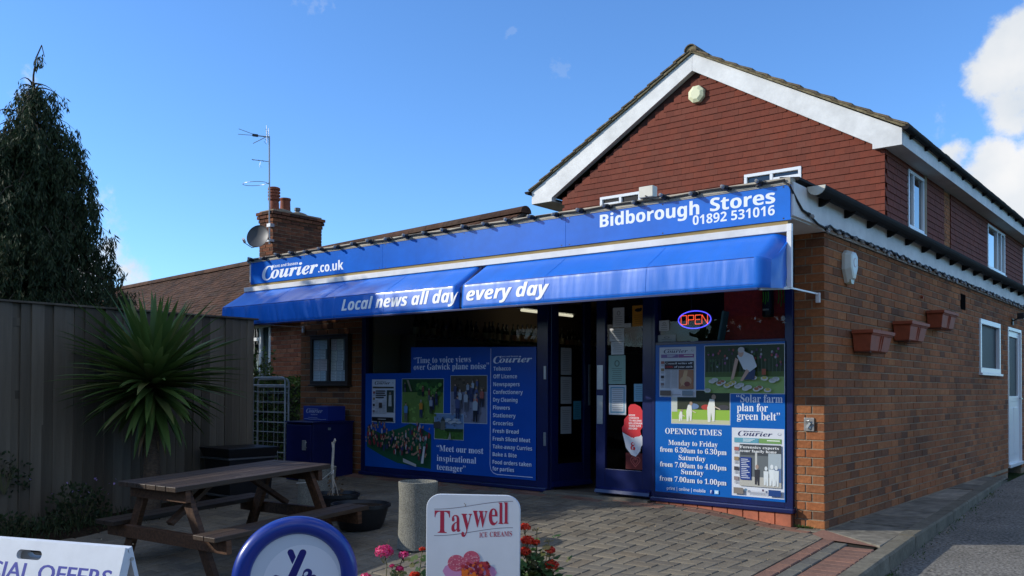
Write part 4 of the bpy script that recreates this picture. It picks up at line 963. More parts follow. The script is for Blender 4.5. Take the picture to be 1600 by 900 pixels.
for s_, a_, b_, z_ in (('Monday to Friday', -1.47, -.964, .655), ('from 6.30am to 6.30pm', -1.559, -.876, .587), ('Saturday', -1.361, -1.085, .519), ('from 7.00am to 4.00pm', -1.559, -.876, .447), ('Sunday', -1.334, -1.104, .388), ('from 7.00am to 1.00pm', -1.562, -.876, .312)): pr.text(s_, 'serif', a_, z_, .046, TW, b_ - a_, fat=.006)
pr.text('print | online | mobile', 'plain', -1.483, .232, .032, TW, .40, fat=.01); pr.rect(-1.045, .228, -1.012, .262, (.02, .07, .35)); pr.text('f', 'sans', -1.036, .231, .027, TW); pr.rect(-.993, .228, -.953, .262, (.3, .6, .85)); pr.poly([(-.987, .236), (-.972, .233), (-.962, .243), (-.960, .254), (-.966, .256), (-.973, .249), (-.985, .255), (-.983, .243)], TW)
pr.done('print', g2)
# notices on the doors and windows
def notice(name, label, x0, x1, z0, z1, y, col, kind=0, U_=(1, 0, 0), O=None, parent=None):
    O = O or Vector((0, y, 0)); N_ = Vector(U_).cross(Vector((0, 0, 1)))
    pr = Print(O, U_, (0, 0, 1), N_); pr.d = 0; pr.rect(x0, z0, x1, z1, col); w, h = x1 - x0, z1 - z0; dk = tuple(c * .45 for c in col)
    if kind == 1: pr.rect(x0 + w * .08, z0 + h * .06, x1 - w * .08, z1 - h * .06, (.12, .3, .42)); pr.rect(x0 + w * .15, z0 + h * .11, x1 - w * .15, z1 - h * .11, col)
    if kind == 2: pr.ell((x0 + x1) / 2, z1 - h * .28, w * .16, h * .12, dk); pr.ell((x0 + x1) / 2, z1 - h * .28, w * .09, h * .08, col)
    if kind == 3: pr.ell((x0 + x1) / 2, z1 - h * .22, w * .3, h * .09, BK); pr.ell((x0 + x1) / 2 + w * .22, z1 - h * .16, w * .1, h * .05, BK)
    rr = random.Random(int(x0 * 1000)); n = max(3, int(h / .022))
    for q in range(n):
        zz = z1 - h * (.45 if kind in (2, 3) else .14) - q * .02
        if zz < z0 + h * .12: break
        l_ = w * rr.uniform(.25, .36); pr.rect((x0 + x1) / 2 - l_, zz - .005, (x0 + x1) / 2 + l_, zz, dk)
    o = pr.done(name, parent); tag(o, label, 'notice'); return o
PW = (.62, .64, .64)
yd = .012
for a_ in [('paper_notice', 'tall white notice at the top left of the right door glass', -2.118, -1.985, 1.795, 1.99, PW, 2), ('paper_notice', 'orange notice with black bird at the top of the right door glass', -1.893, -1.757, 1.795, 2.0, (.55, .23, .02), 3),
           ('paper_notice', 'small white slip between the white and orange door notices', -1.984, -1.91, 1.79, 1.83, PW, 0), ('paper_notice', 'white typed notice second down on the right door glass', -2.155, -1.985, 1.655, 1.785, PW, 0), ('paper_notice', 'white notice just above the green certificate', -2.137, -1.987, 1.523, 1.65, PW, 0),
           ('certificate', 'pale green licence certificate with crest on the right door', -2.167, -1.97, 1.23, 1.515, (.26, .42, .36), 2), ('certificate', 'white certificate with blue border below the green one', -2.162, -1.962, .925, 1.22, (.56, .60, .62), 1), ('paper_notice', 'light blue notice at the right side of the right door glass', -1.872, -1.762, 1.06, 1.232, (.20, .40, .52), 0)]:
    n_, lb_, x0_, x1_, z0_, z1_, c_, k_ = a_; notice(n_, lb_, x0_, x1_, z0_, z1_, yd, c_, k_)
for a_ in [('white notice in the top left corner of the right window', -1.60, -1.49, 1.74, 1.84, PW), ('black and white picture card above the right blue panel', -1.613, -1.42, 1.612, 1.70, (.42, .43, .40))]:
    notice('paper_notice', a_[0], a_[1], a_[2], a_[3], a_[4], .024, a_[5], 2)
uL = Vector((math.cos(R(80)), math.sin(R(80)), 0)); oL = Vector((-2.895, .03, 0)) + Vector((math.sin(R(80)), -math.cos(R(80)), 0)) * -.012
for i, (z0_, z1_) in enumerate(((1.33, 1.62), (1.02, 1.31), (.70, .99))):
    notice('paper_notice', ['uppermost', 'middle', 'lowest'][i] + ' white notice in the column on the open left door', .15, .31, z0_, z1_, 0, (.40, .42, .42), 0, uL, oL)
notice('paper_notice', 'blue leaflet near the handle of the open left door', .34, .46, .85, 1.05, 0, (.06, .28, .38), 0, uL, oL)
# red and white sticker, heart sticker
pr = Print((0, .012, 0), (1, 0, 0), (0, 0, 1), (0, -1, 0)); RDc = (.62, .03, .04)
pr.poly([(-1.86, 1.035), (-1.80, 1.01), (-1.765, .95), (-1.757, .86), (-1.775, .81), (-1.80, .775), (-1.79, .735), (-1.81, .72), (-1.90, .705), (-2.005, .76), (-2.01, .80), (-1.985, .83), (-1.985, .88), (-1.935, .93), (-1.935, 1.0), (-1.91, 1.03)], RDc)
pr.poly([(-2.005, .755), (-1.90, .705), (-1.81, .72), (-1.79, .735), (-1.765, .70), (-1.765, .65), (-1.79, .62), (-1.80, .575), (-1.85, .52), (-1.90, .535), (-1.96, .60)], (.66, .68, .72))
for i, s_ in enumerate(('MORE', 'CHANCES', 'TO BECOME A', 'MILLIONAIRE', 'THAN EVER', 'BEFORE!')): pr.text(s_, 'sans', -1.93, .915 - i * .026, .018, (.8, .8, .82), None)
pr.ell(-1.875, .715, .014, .014, RDc); pr.ell(-1.885, .64, .02, .022, RDc); pr.ell(-1.895, .605, .016, .02, RDc); pr.ell(-1.87, .60, .014, .018, RDc); pr.ell(-1.88, .645, .010, .012, (.66, .68, .72)); pr.ell(-1.885, .605, .006, .012, (.66, .68, .72))
o = pr.done('sticker'); tag(o, 'red and white lottery promotion sticker low on the right door glass', 'sticker')
pr = Print((0, .012, 0), (1, 0, 0), (0, 0, 1), (0, -1, 0)); pr.rect(-1.965, .395, -1.757, .555, (.10, .012, .012)); hp = []
for i in range(25): t = 2 * math.pi * i / 24; hp.append((-1.855 + .0042 * 16 * math.sin(t) ** 3 * .8, .475 + .0036 * (13 * math.cos(t) - 5 * math.cos(2 * t) - 2 * math.cos(3 * t) - math.cos(4 * t))))
pr.line(hp, .007, (.35, .08, .07)); pr.line([(-1.855 + (a_ + 1.855) * .55, .475 + (b_ - .475) * .55) for a_, b_ in hp], .006, (.35, .08, .07)); o = pr.done('sticker'); tag(o, 'dark red sticker with heart outline at the foot of the door glass', 'sticker')
# open sign
osn = thing('open_sign', 'lit oval OPEN sign in red and blue dots hanging in the right window', 'sign', (-1.277, .12, 1.84))
part('backing', MB().prism([(-1.277 + .185 * math.cos(t), 1.842 + .095 * math.sin(t)) for t in [2 * math.pi * i / 28 for i in range(28)]], .13, .135, 'y'), mBlack, osn)
part('led_ring', MB().tube([(-1.277 + .17 * math.cos(t), .125, 1.842 + .083 * math.sin(t)) for t in [2 * math.pi * i / 36 for i in range(37)]], .005, 6), M('blue light dots', (.1, .1, .8), .4, emit=((.10, .08, 1), 2.2)), osn)
pr = Print((0, .13, 0), (1, 0, 0), (0, 0, 1), (0, -1, 0)); pr.d = .003
for s_, x_ in (('O', -1.42), ('P', -1.345), ('E', -1.270), ('N', -1.20)):
    w_ = .058; z0_, z1_ = 1.80, 1.885; E_ = {'O': [[(0, 0), (1, 0), (1, 1), (0, 1), (0, 0)]], 'P': [[(0, 0), (0, 1), (1, 1), (1, .5), (0, .5)]], 'E': [[(1, 0), (0, 0), (0, 1), (1, 1)], [(0, .5), (.9, .5)]], 'N': [[(0, 0), (0, 1), (1, 0), (1, 1)]]}[s_]
    for st_ in E_: pr.line([(x_ + p[0] * w_, z0_ + p[1] * (z1_ - z0_)) for p in st_], .0075, (1, .08, .03))
part('letters', pr.mb, M('red light dots', (.8, .05, .03), .4, emit=((1, .10, .04), 1.6)), osn, recalc=False)
ch = part('hanging_chain', MB().tube([(-1.31, .13, 1.935), (-1.31, .13, 2.4)], .002, 4), mSteel, osn)
# window displays in the right window
rdp = thing('display_board', 'dark red display board standing behind the right window', 'display board', (-.6, .3, 1.6))
part('board', MB().box(-.98, -.40, .14, .16, 1.3, 2.2), M('maroon board', (.62, .045, .035), .6, nz=(30, .3)), rdp)
pr = Print((0, .14, 0), (1, 0, 0), (0, 0, 1), (0, -1, 0))
for cx in (-.535, -.43):
    for k in (-1, 0, 1):
        x_ = cx + k * .026; pr.line([(x_, 2.08), (x_ + .004, 2.0), (x_ - .004, 1.92 + abs(k) * .03)], .010, (.10, .42, .02))
pr.done('print', rdp)
can = part('drink_can', MB().lathe([(0, 1.83), (.045, 1.83), (.05, 1.845), (.05, 2.06), (.04, 2.09), (0, 2.09)], (-.535, .095, 0), n=16), mBlack, None, smooth=True); tag(can, 'black energy drink display can with green claw marks', 'display can')
pr = Print((-.535, .044, 0), (1, 0, 0), (0, 0, 1), (0, -1, 0))
for k in (-1, 0, 1): pr.line([(k * .022, 2.05), (k * .022 + .003, 2.0), (k * .022 - .004, 1.94 + abs(k) * .02)], .009, (.12, .5, .03))
pr.rect(-.03, 1.885, .03, 1.90, (.4, .42, .42)); pr.done('print', can)
tl = part('poster', MB().bar((-.98, .10, 1.62), (-.93, .10, 1.90), .20, .004, up=(1, 0, 0)), M('teal poster', (.05, .16, .20), .5), None); tl.data.materials[0] = M('teal poster'); tag(tl, 'tilted dark teal poster beside the lit OPEN sign', 'poster')

# ============================================================ FIXTURES ON THE SHOP WALLS
ab = thing('alarm_box', 'white faceted burglar alarm box high on the brown side wall', 'alarm box', (.0, .55, 2.28))
oct_ = [(-.055, .145), (.055, .145), (.115, .105), (.115, -.03), (.045, -.145), (-.045, -.145), (-.115, -.03), (-.115, .105)]
def loft(polys):
    mb = MB(); n = len(polys[0][1])
    for x_, pl in polys: mb.v += [(x_, a, b) for a, b in pl]
    mb.f = [tuple(range(n))] + [(i * n + j, i * n + (j + 1) % n, (i + 1) * n + (j + 1) % n, (i + 1) * n + j) for i in range(len(polys) - 1) for j in range(n)] + [tuple(range((len(polys) - 1) * n, len(polys) * n))]
    mb.c = [None] * len(mb.f); return mb
sc_ = lambda k, dz=0: [(a * k, b * k + dz) for a, b in oct_]
part('cover', loft([(.001, sc_(1)), (.03, sc_(1)), (.075, sc_(.80, .012)), (.082, sc_(.6, .02))]), M('alarm white', (.62, .66, .60), .35, dirt=(9, .12)), ab, local=True, bevel=.003)
part('badge', MB().lathe([(.0, .002), (.042, .002), (.042, 0)], (.082, .0, .035), axis='x', n=20), M('pink ring', (.55, .35, .33), .4), ab, local=True)
part('badge_centre', MB().lathe([(.0, .003), (.034, .003), (.034, 0)], (.082, .0, .035), axis='x', n=20), M('alarm white'), ab, local=True)
part('strobe_lens', MB().prism([(-.05, -.115), (.05, -.115), (.03, -.155), (-.03, -.155)], .01, .06, 'x'), M('cloudy lens', (.4, .42, .30), .3), ab, local=True, bevel=.003)
def trough(y0, zt, lab):
    t = thing('flower_trough', lab, 'planter', (.0, y0, zt), 0, 'terracotta troughs fixed to the side wall')
    L_ = .66
    def ring(z_, ox, oy): return [(.012, oy, z_), (.20 - ox, oy, z_), (.20 - ox, L_ - oy, z_), (.012, L_ - oy, z_)]
    def shell(rs):
        mb = MB()
        for r_ in rs: mb.v += r_
        mb.f = [tuple(range(4))] + [(i * 4 + j, i * 4 + (j + 1) % 4, i * 4 + 4 + (j + 1) % 4, i * 4 + 4 + j) for i in range(len(rs) - 1) for j in range(4)]
        mb.c = [None] * len(mb.f); return mb
    part('tub', shell([ring(-.19, .05, .07), ring(-.185, .045, .065), ring(-.05, .022, .03), ring(-.045, .014, .024), ring(-.035, .010, .02), ring(-.03, .0, .0), ring(0, -.004, -.004), ring(0, .014, .014), ring(-.03, .02, .02)]), mTerra, t, local=True, bevel=.002)
    part('rib', MB().bar((.155, .31, -.185), (.186, .31, -.04), .012, .01).bar((.155, .37, -.185), (.186, .37, -.04), .012, .01), mTerra, t, local=True)
    part('soil', MB().box(.02, .185, .02, .64, -.04, -.02), mSoil, t, local=True)
    part('bracket', MB().bar((.004, .1, -.20), (.15, .1, -.20), .02, .006).bar((.004, .56, -.20), (.15, .56, -.20), .02, .006), mBlack, t, local=True)
    return t
t1 = trough(.66, 1.725, 'lowest empty terracotta trough, nearest the brick corner')
dup(t1, (0, 1.90, 1.88), label='middle of the three terracotta troughs on the side wall')
dup(t1, (0, 3.17, 2.08), label='highest and farthest terracotta trough, just below the air vent')
lm = thing('security_light', 'small black floodlight above the white side door', 'light', (.0, 8.2, 2.33))
part('lamp_body', MB().box(.09, .19, -.11, .11, -.03, .06), mBlack, lm, local=True, bevel=.01); part('lamp_glass', MB().box(.10, .18, -.10, .10, -.036, -.03), mBulb, lm, local=True)
part('stem', MB().bar((0, 0, -.06), (.12, 0, .0), .02, .02).box(0, .02, -.04, .04, -.12, -.02), mBlack, lm, local=True)
sw = thing('key_switch', 'steel key switch plate on the sunlit corner brickwork', 'switch', (-.125, 0, .885))
part('plate', MB().box(-.045, .045, -.014, -.0005, -.058, .058), M('worn steel', (.34, .33, .31), .45, metal=.6, dirt=(20, .4)), sw, local=True, bevel=.004)
part('lock_cover', MB().bar((-.012, -.018, -.028), (.016, -.022, .016), .022, .02).lathe([(0, -.024), (.016, -.022), (.018, -.012)], (.004, 0, -.028), axis='y', n=12), mSteel, sw, local=True)
part('padlock_loop', MB().tube([(-.02, -.02, .01), (-.02, -.03, .03), (.006, -.03, .035), (.012, -.02, .015)], .004, 6), mSteel, sw, local=True)
hk = part('wall_hook', MB().tube([(-.245, -.004, .16), (-.245, -.03, .17), (-.225, -.03, .17), (-.222, -.03, .09), (-.232, -.012, .075)], .005, 6), mBlack, None); tag(hk, 'thin black wire hook at the foot of the corner pier', 'hook')
nb = thing('notice_board', 'dark framed double notice board with papers on the left brick pier', 'notice board', (-6.42, -.04, 1.54))
mb = MB(); x0, x1, z0, z1 = -6.80, -6.04, 1.225, 1.86
mb.box(x0, x1, -.075, -.0035, z0, z0 + .045).box(x0, x1, -.075, -.0035, z1 - .045, z1).box(x0, x0 + .045, -.0745, -.0035, z0 + .045, z1 - .045).box(x1 - .055, x1, -.0745, -.0035, z0 + .045, z1 - .045).box(-6.45, -6.40, -.0745, -.03, z0 + .045, z1 - .045).box(x0 - .01, x1 + .01, -.085, -.0035, z1, z1 + .012).box(x0 - .012, x1 + .012, -.095, -.0035, z0 - .02, z0)
part('frame', mb, mDarkWood, nb, bevel=.003); part('back_board', MB().box(x0 + .04, x1 - .04, -.052, -.0036, z0 + .04, z1 - .04), M('grey felt', (.22, .24, .24), .9), nb)
rr = random.Random(11); pz = []
for cx0, cx1 in ((-6.755, -6.455), (-6.395, -6.10)):
    z_ = z1 - .05
    while z_ > z0 + .12:
        h_ = rr.uniform(.10, .16); x_ = cx0
        while x_ < cx1 - .06:
            w_ = min(rr.uniform(.10, .16), cx1 - x_); c = rr.choice([(.72, .76, .74), (.60, .70, .72), (.75, .75, .66), (.5, .62, .68), (.72, .62, .58)])
            p_ = Print((0, -.053, 0), (1, 0, 0), (0, 0, 1), (0, -1, 0)); p_.d = rr.uniform(0, .002); p_.rect(x_ + .004, z_ - h_ + .006, x_ + w_ - .004, z_, c)
            for q in range(int(h_ / .022)): p_.rect(x_ + .014, z_ - .018 - q * .02, x_ + w_ - .02 - .02 * (q % 2), z_ - .012 - q * .02, tuple(v * .5 for v in c))
            p_.done('pinned_paper', nb); x_ += w_
        z_ -= h_
mGN = glassmat('notice glass', (1, 1, 1), .5)
part('pane', MB().box(-6.755, -6.455, -.068, -.065, z0 + .045, z1 - .045), mGN, nb); part('pane', MB().box(-6.395, -6.10, -.068, -.065, z0 + .045, z1 - .045), mGN, nb)

# ============================================================ TWO STOREY HOUSE BEHIND
hs = thing('house', 'two storey house behind the shop with dark red hung tiles and a white bargeboard gable', 'house', (-5, 7.5, 0))
part('wall', MB().prism([(-8.17, 2.4), (-1.73, 2.4), (-1.73, 5.15), (-5.12, 7.18), (-8.17, 5.15)], 7.535, 24, 'y'), M('tile backing', (.06, .02, .014), .9), hs)
tp = Pieces('tile', mTile, hs, 'hung_tiles', 300, .001)
g = .114; tl_ = R(-6.5)
rakeR = lambda z_: -1.70 if z_ < 5.12 else -1.70 - (z_ - 5.12) / .6; rakeL = lambda z_: -8.2 if z_ < 5.12 else -8.2 + (z_ - 5.12) / .6
wins = [(-7.23, -6.28, 3.9, 5.065), (-4.13, -3.08, 3.9, 5.06)]
z_ = 2.75; k = 0
while z_ < 7.1:
    x = -8.2 + (.0825 if k % 2 else 0)
    while x < -1.70:
        a = max(x, rakeL(z_ + .05) + .02); b = min(x + .165, rakeR(z_ + .05) - .0 if z_ > 5.1 else -1.695)
        sg = [(a, b)]
        for wa, wb, wc, wd in wins:
            if wc < z_ + .06 < wd: sg = [q for s_ in sg for q in ((s_[0], min(s_[1], wa)), (max(s_[0], wb), s_[1])) if q[1] - q[0] > .02] if (a < wb and b > wa) else sg
        for a_, b_ in sg:
            if b_ - a_ > .03: tp.add(b_ - a_ - .0012, .013, .162, frame4(((a_ + b_) / 2, 7.5 + random.uniform(-.002, .001), z_ + .081), (1, 0, 0), (0, -1, 0)) @ Matrix.Rotation(tl_ + random.uniform(-.006, .006), 4, 'X') @ Matrix.Rotation(random.uniform(-.003, .003), 4, 'Y'))
        x += .165
    z_ += g; k += 1
wy = [(8.78, 9.86, 4.0, 5.05), (15.2, 17.2, 4.0, 5.05), (19.6, 20.8, 4.0, 5.05), (11.28, 11.80, 0, 9)]
z_ = 2.75; k = 0
while z_ < 5.1:
    y = 7.52 + (.0825 if k % 2 else 0)
    while y < 22:
        a, b = y, y + .165; sg = [(a, b)]
        for wa, wb, wc, wd in wy:
            if wc < z_ + .06 < wd and a < wb and b > wa: sg = [q for s_ in sg for q in ((s_[0], min(s_[1], wa)), (max(s_[0], wb), s_[1])) if q[1] - q[0] > .02]
        for a_, b_ in sg:
            tp.add(b_ - a_ - .003, .011, .162, frame4((-1.692 + random.uniform(-.001, .002), (a_ + b_) / 2, z_ + .081), (0, 1, 0), (1, 0, 0)) @ Matrix.Rotation(tl_ + random.uniform(-.006, .006), 4, 'X'))
        y += .165
    z_ += g; k += 1
tp.flush()
hb = Pieces('brick', mBrick, hs, 'pilaster_bricks', 0)
bricks(hb, 'y', -1.70, 11.30, 11.78, 2.7, 5.12, outn=(1, 0, 0)); hb.flush(); part('pilaster', MB().box(-1.75, -1.707, 11.3, 11.78, 2.7, 5.12), mMortar, hs)
# bargeboards, soffit, fascia
bb = [(-1.40, 5.385), (-1.40, 5.12), (-1.86, 5.12), (-1.86, 5.205), (-5.12, 7.145), (-5.12, 7.47)]
part('bargeboard', MB().prism(bb, 7.395, 7.42, 'y'), mWhiteOld, hs, bevel=.003)
part('bargeboard', MB().prism([(-5.122 - (x - -5.118), z_) if False else (-10.24 - x, z_) for x, z_ in [(-1.33, 5.385), (-1.33, 5.12), (-1.86, 5.12), (-1.86, 5.195), (-5.118, 7.145), (-5.118, 7.47)]], 7.395, 7.42, 'y'), mWhiteOld, hs, bevel=.003)
part('soffit', MB().prism([(-1.86, 5.21), (-5.12, 7.15), (-5.12, 7.17), (-1.86, 5.23)], 7.42, 7.53, 'y').prism([(-8.38, 5.20), (-5.12, 7.15), (-5.12, 7.17), (-8.38, 5.22)], 7.42, 7.53, 'y'), mSoffit, hs)
part('soffit', MB().box(-1.86, -1.40, 7.42, 24, 5.13, 5.145).box(-8.9, -8.38, 7.42, 24, 5.13, 5.145), mSoffit, hs)
part('soffit_return', MB().box(-8.385, -8.37, 7.42, 7.53, 5.12, 5.34), mSoffit, hs)
part('fascia_board', MB().box(-1.415, -1.395, 7.42, 24, 5.12, 5.37).box(-8.92, -8.90, 7.42, 24, 5.12, 5.37), mWhiteOld, hs)
rp = Pieces('roof_tile', mRoof, hs, 'roof_tiles', 260, .004)
for sd in (1, -1):
    n_ = Vector((.487 * sd, 0, .873)); up = Vector((-.873 * sd, 0, .487)); e0 = Vector((-1.33, 0, 5.40)) if sd > 0 else Vector((-8.93, 0, 5.40))
    for c_ in range(13):
        p0 = e0 + up * (c_ * .333 + .17) + n_ * .035
        if c_ == 12: p0 = p0 - up * .02
        for r_ in range(51):
            y = 7.33 + .15 + r_ * .30
            rp.add(.296, .032, .375, frame4(p0 + Vector((0, y, 0)) + n_ * random.uniform(-.003, .006), (0, sd, 0), n_) @ Matrix.Rotation(R(-4.5), 4, 'X'))
rp.flush()
part('verge_mortar', MB().prism([(-1.36, 5.385), (-5.12, 7.475), (-5.12, 7.52), (-1.33, 5.41)], 7.35, 7.45, 'y').prism([(-8.93, 5.385), (-5.12, 7.475), (-5.12, 7.52), (-8.96, 5.41)], 7.35, 7.45, 'y'), M('lichened verge mortar', (.22, .18, .10), .95, nz=(30, .5), dirt=(6, .5)), hs)
for i in range(34):
    y = 7.31 + i * .45; part('ridge_tile', MB().prism([(-5.12 + .13 * math.cos(math.pi * t / 8), 7.50 + .125 * math.sin(math.pi * t / 8)) for t in range(9)] + [(-5.12 + .11 * math.cos(math.pi * t / 8), 7.50 + .105 * math.sin(math.pi * t / 8)) for t in range(8, -1, -1)], y, y + .44, 'y'), mRoof, hs, smooth=False) if i < 6 else None
part('ridge_tile', MB().prism([(-5.12 + .13 * math.cos(math.pi * t / 8), 7.50 + .125 * math.sin(math.pi * t / 8)) for t in range(9)], 10.02, 22.5, 'y'), mRoof, hs)
part('ridge_mortar', MB().prism([(-5.12 + .115 * math.cos(math.pi * t / 8), 7.49 + .11 * math.sin(math.pi * t / 8)) for t in range(9)], 7.34, 7.40, 'y'), M('lichened verge mortar'), hs)
gutter(hs, (-1.325, 7.32, 5.395), (-1.325, 24, 5.395), .06, mGutter); gutter(hs, (-8.99, 7.32, 5.39), (-8.99, 24, 5.39), .06, mGutter, (1, 0, 0))
y = 7.8
while y < 22: part('gutter_bracket', MB().prism([(-1.394, 5.29), (-1.36, 5.29), (-1.28, 5.345), (-1.394, 5.36)], y, y + .04, 'y'), mGutter, hs); y += .9
window(hs, 'x', 7.5, -7.23, -6.28, 3.9, 5.06, -1, divs=(-6.75,), inset=.0, transom=[(0, 1, 4.9)])
window(hs, 'x', 7.5, -4.13, -3.08, 3.9, 5.055, -1, divs=(-3.62,), inset=.0, transom=[(1, 2, 4.9)])
window(hs, 'y', -1.692, 8.80, 9.80, 4.03, 5.05, 1, divs=(9.12,), inset=.0, dep=.05)
window(hs, 'y', -1.692, 15.22, 17.18, 4.03, 5.05, 1, divs=(16.3, 16.75), inset=.0, dep=.05)
window(hs, 'y', -1.692, 19.62, 20.78, 4.03, 5.05, 1, divs=(20.2,), inset=.0, dep=.05)
part('window_apron', MB().box(-1.70, -1.675, 8.78, 9.86, 3.88, 4.0), M('lead apron', (.13, .15, .17), .6), hs)
part('brick_reveal', MB().box(-1.70, -1.665, 9.80, 9.93, 4.0, 5.12), mMortar, hs)
hx = thing('alarm_box', 'pale yellow octagonal box near the peak of the tiled gable', 'alarm box', (-5.06, 7.47, 6.70))
part('cover', MB().lathe([(0, -.075), (.10, -.075), (.165, -.045), (.172, .02), (0, .03)], axis='y', n=8), M('cream yellow plastic', (.66, .66, .42), .45), hx, local=True)
hx.rotation_euler = (0, R(22.5), 0)

# ============================================================ BUNGALOW, CHIMNEY, DISH, AERIAL
bA = Vector((-5.713, 2.998, 0)); ang = math.atan2(-1.616, 15.712)
bg_ = thing('bungalow', 'red brick bungalow with long brown tiled roof left of the shop', 'house', (-12, 2.5, 0))
T = Matrix.Translation(bA) @ Matrix.Rotation(ang, 4, 'Z')
def xf(mb, T=T): mb.v = [tuple(T @ Vector(v)) for v in mb.v]; return mb
part('wall', xf(MB().box(-4.61, -1.5, -1.545, 3, -.2, 2.55).box(-5.42, -4.61, -1.545, 3, -.2, 1.30).box(-5.42, -4.61, -1.45, 3, 2.3, 2.55).box(-17, -5.42, -1.545, 3, -.2, 2.55)), mMortarR, bg_)
part('gable_wall', xf(MB().prism([(-1.57, 2.5), (2.9, 2.5), (0, 3.82)], -.35, -.2, 'x')), mMortarR, bg_)
bp = Pieces('brick', mRedBrick, bg_, 'brickwork', 140, .003)
class PX:
    def add(s, l, d, h, m4, mat=None): bp.add(l, d, h, T @ m4, mat)
bricks(PX(), 'x', -1.555, -17, -3.2, .35, 2.5, holes=[(-5.42, -4.61, 1.28, 2.32)], outn=(0, -1, 0)); bp.flush()
# window with curtains, in the bungalow's own frame
wb = MB(); f = .05
wb.box(-5.42, -4.62, -1.56, -1.50, 1.30, 1.36).box(-5.42, -4.62, -1.56, -1.50, 2.25, 2.31).box(-5.42, -5.36, -1.559, -1.5, 1.36, 2.25).box(-4.68, -4.62, -1.559, -1.5, 1.36, 2.25).box(-5.02, -4.95, -1.558, -1.5, 1.36, 2.25).box(-5.36, -5.02, -1.557, -1.5, 2.02, 2.08)
wbo = part('window', xf(wb), mUPVC, bg_, bevel=.004); part('sill', xf(MB().box(-5.46, -4.58, -1.60, -1.5, 1.262, 1.297)), mUPVC, wbo)
part('pane', xf(MB().box(-5.37, -5.0, -1.53, -1.525, 1.34, 2.27)), mGlassH, wbo); part('pane', xf(MB().box(-4.97, -4.67, -1.53, -1.525, 1.34, 2.27)), glassmat('clear pane', (.7, .74, .74), 1.2), wbo)
cu = MB()
for i in range(60): cu.v += [(-5.36 + i * .0117, -1.44 + .02 * math.sin(i * 1.1), z_) for z_ in (1.3, 2.3)]
cu.f = [(2 * i, 2 * i + 2, 2 * i + 3, 2 * i + 1) for i in range(59)]; cu.c = [None] * 59; part('curtain', xf(cu), M('net curtain', (.55, .58, .55), .8), wbo, smooth=True)
br_ = Pieces('roof_tile', mRoofB, bg_, 'roof_tiles', 300, .002)
ez, ey, rz_ = 2.45, -1.88, 3.88; sl_ = math.hypot(ey, rz_ - ez); upv = Vector((0, -ey / sl_, (rz_ - ez) / sl_)); nv = Vector((0, -(rz_ - ez) / sl_, -ey / sl_))
n_c = int(sl_ / .10)
for c_ in range(n_c + 1):
    p0 = Vector((0, ey, ez)) + upv * (c_ * .10 + .07)
    for r_ in range(-105, 2):
        x = r_ * .165 + (.082 if c_ % 2 else 0)
        if x > .05: continue
        br_.add(.161, .014, .16, T @ frame4(p0 + Vector((x, 0, 0)) + nv * random.uniform(-.002, .006), (1, 0, 0), nv) @ Matrix.Rotation(R(-6) + random.uniform(-.02, .02), 4, 'X'))
br_.flush()
part('roof_slope', xf(MB().prism([(ey, ez - .01), (0, rz_ - .01), (3.0, ez - .2), (3.0, ez - .25), (0, rz_ - .07), (ey, ez - .06)], -17.3, .1, 'x')), M('roof deck', (.07, .05, .04), .9), bg_)
for i in range(38): part('ridge_tile', xf(MB().prism([(.115 * math.cos(math.pi * t / 8), rz_ - .045 + .11 * math.sin(math.pi * t / 8)) for t in range(9)], -.30 - i * .45 - .02, .14 - i * .45, 'x')), mRoofB, bg_)
part('fascia_board', xf(MB().box(-17.2, .1, ey + .02, ey + .045, ez - .16, ez - .01)), mWhiteOld, bg_)
gutter(bg_, tuple(T @ Vector((-17.2, ey - .03, ez - .02))), tuple(T @ Vector((.1, ey - .03, ez - .02))), .05, mGutter, (.1, -.995, 0))
# chimney
chm = part('chimney', MB().box(-12.93, -12.48, 3.40, 4.62, 2.9, 4.60), mMortar, bg_)
cp = Pieces('brick', mChimBrick, chm, 'chimney_brickwork', 170, .003)
bricks(cp, 'y', -12.47, 3.39, 4.64, 3.0, 4.58, outn=(1, 0, 0), corner0=[.1075, 0]); bricks(cp, 'x', 3.39, -12.94, -12.47, 3.0, 4.58, outn=(0, -1, 0), corner1=[0, .11])
for kk, (e, z_) in enumerate(((.015, 4.575), (.04, 4.65), (.055, 4.725))):
    bricks(cp, 'y', -12.47 + e, 3.39 - e, 4.64 + e, z_, z_ + .07, outn=(1, 0, 0), par=kk); bricks(cp, 'x', 3.39 - e, -12.94 - e, -12.47 + e - .105, z_, z_ + .07, outn=(0, -1, 0), par=kk)
bricks(cp, 'y', -12.458, 3.38, 4.65, 3.60, 3.67, outn=(1, 0, 0)); cp.flush()
part('cap', MB().box(-12.95, -12.475, 3.40, 4.63, 4.58, 4.83), mMortar, chm)
part('flaunching', loft([(0, [(3.45, 0), (4.6, 0)]) for _ in range(2)]) if False else MB().ball((-12.7, 3.75, 4.79), .22, 12, 8, (1, 1.6, .55)).ball((-12.7, 4.2, 4.79), .20, 12, 8, (1, 1.3, .6)), M('flaunching mortar', (.22, .19, .14), .95, nz=(20, .4)), chm, smooth=True)
po = part('chimney_pot', MB().lathe([(.085, 4.84), (.105, 4.86), (.105, 5.0), (.095, 5.04), (.125, 5.07), (.125, 5.11), (.108, 5.115), (.108, 5.14), (.126, 5.145), (.126, 5.175), (.108, 5.18), (.108, 5.205), (.126, 5.21), (.126, 5.24), (.108, 5.245), (.108, 5.27), (.126, 5.275), (.122, 5.32), (.09, 5.335), (.0, 5.335)], (-12.64, 3.53, -.02), 18), mPot, chm, smooth=True, label='tall louvred clay pot')
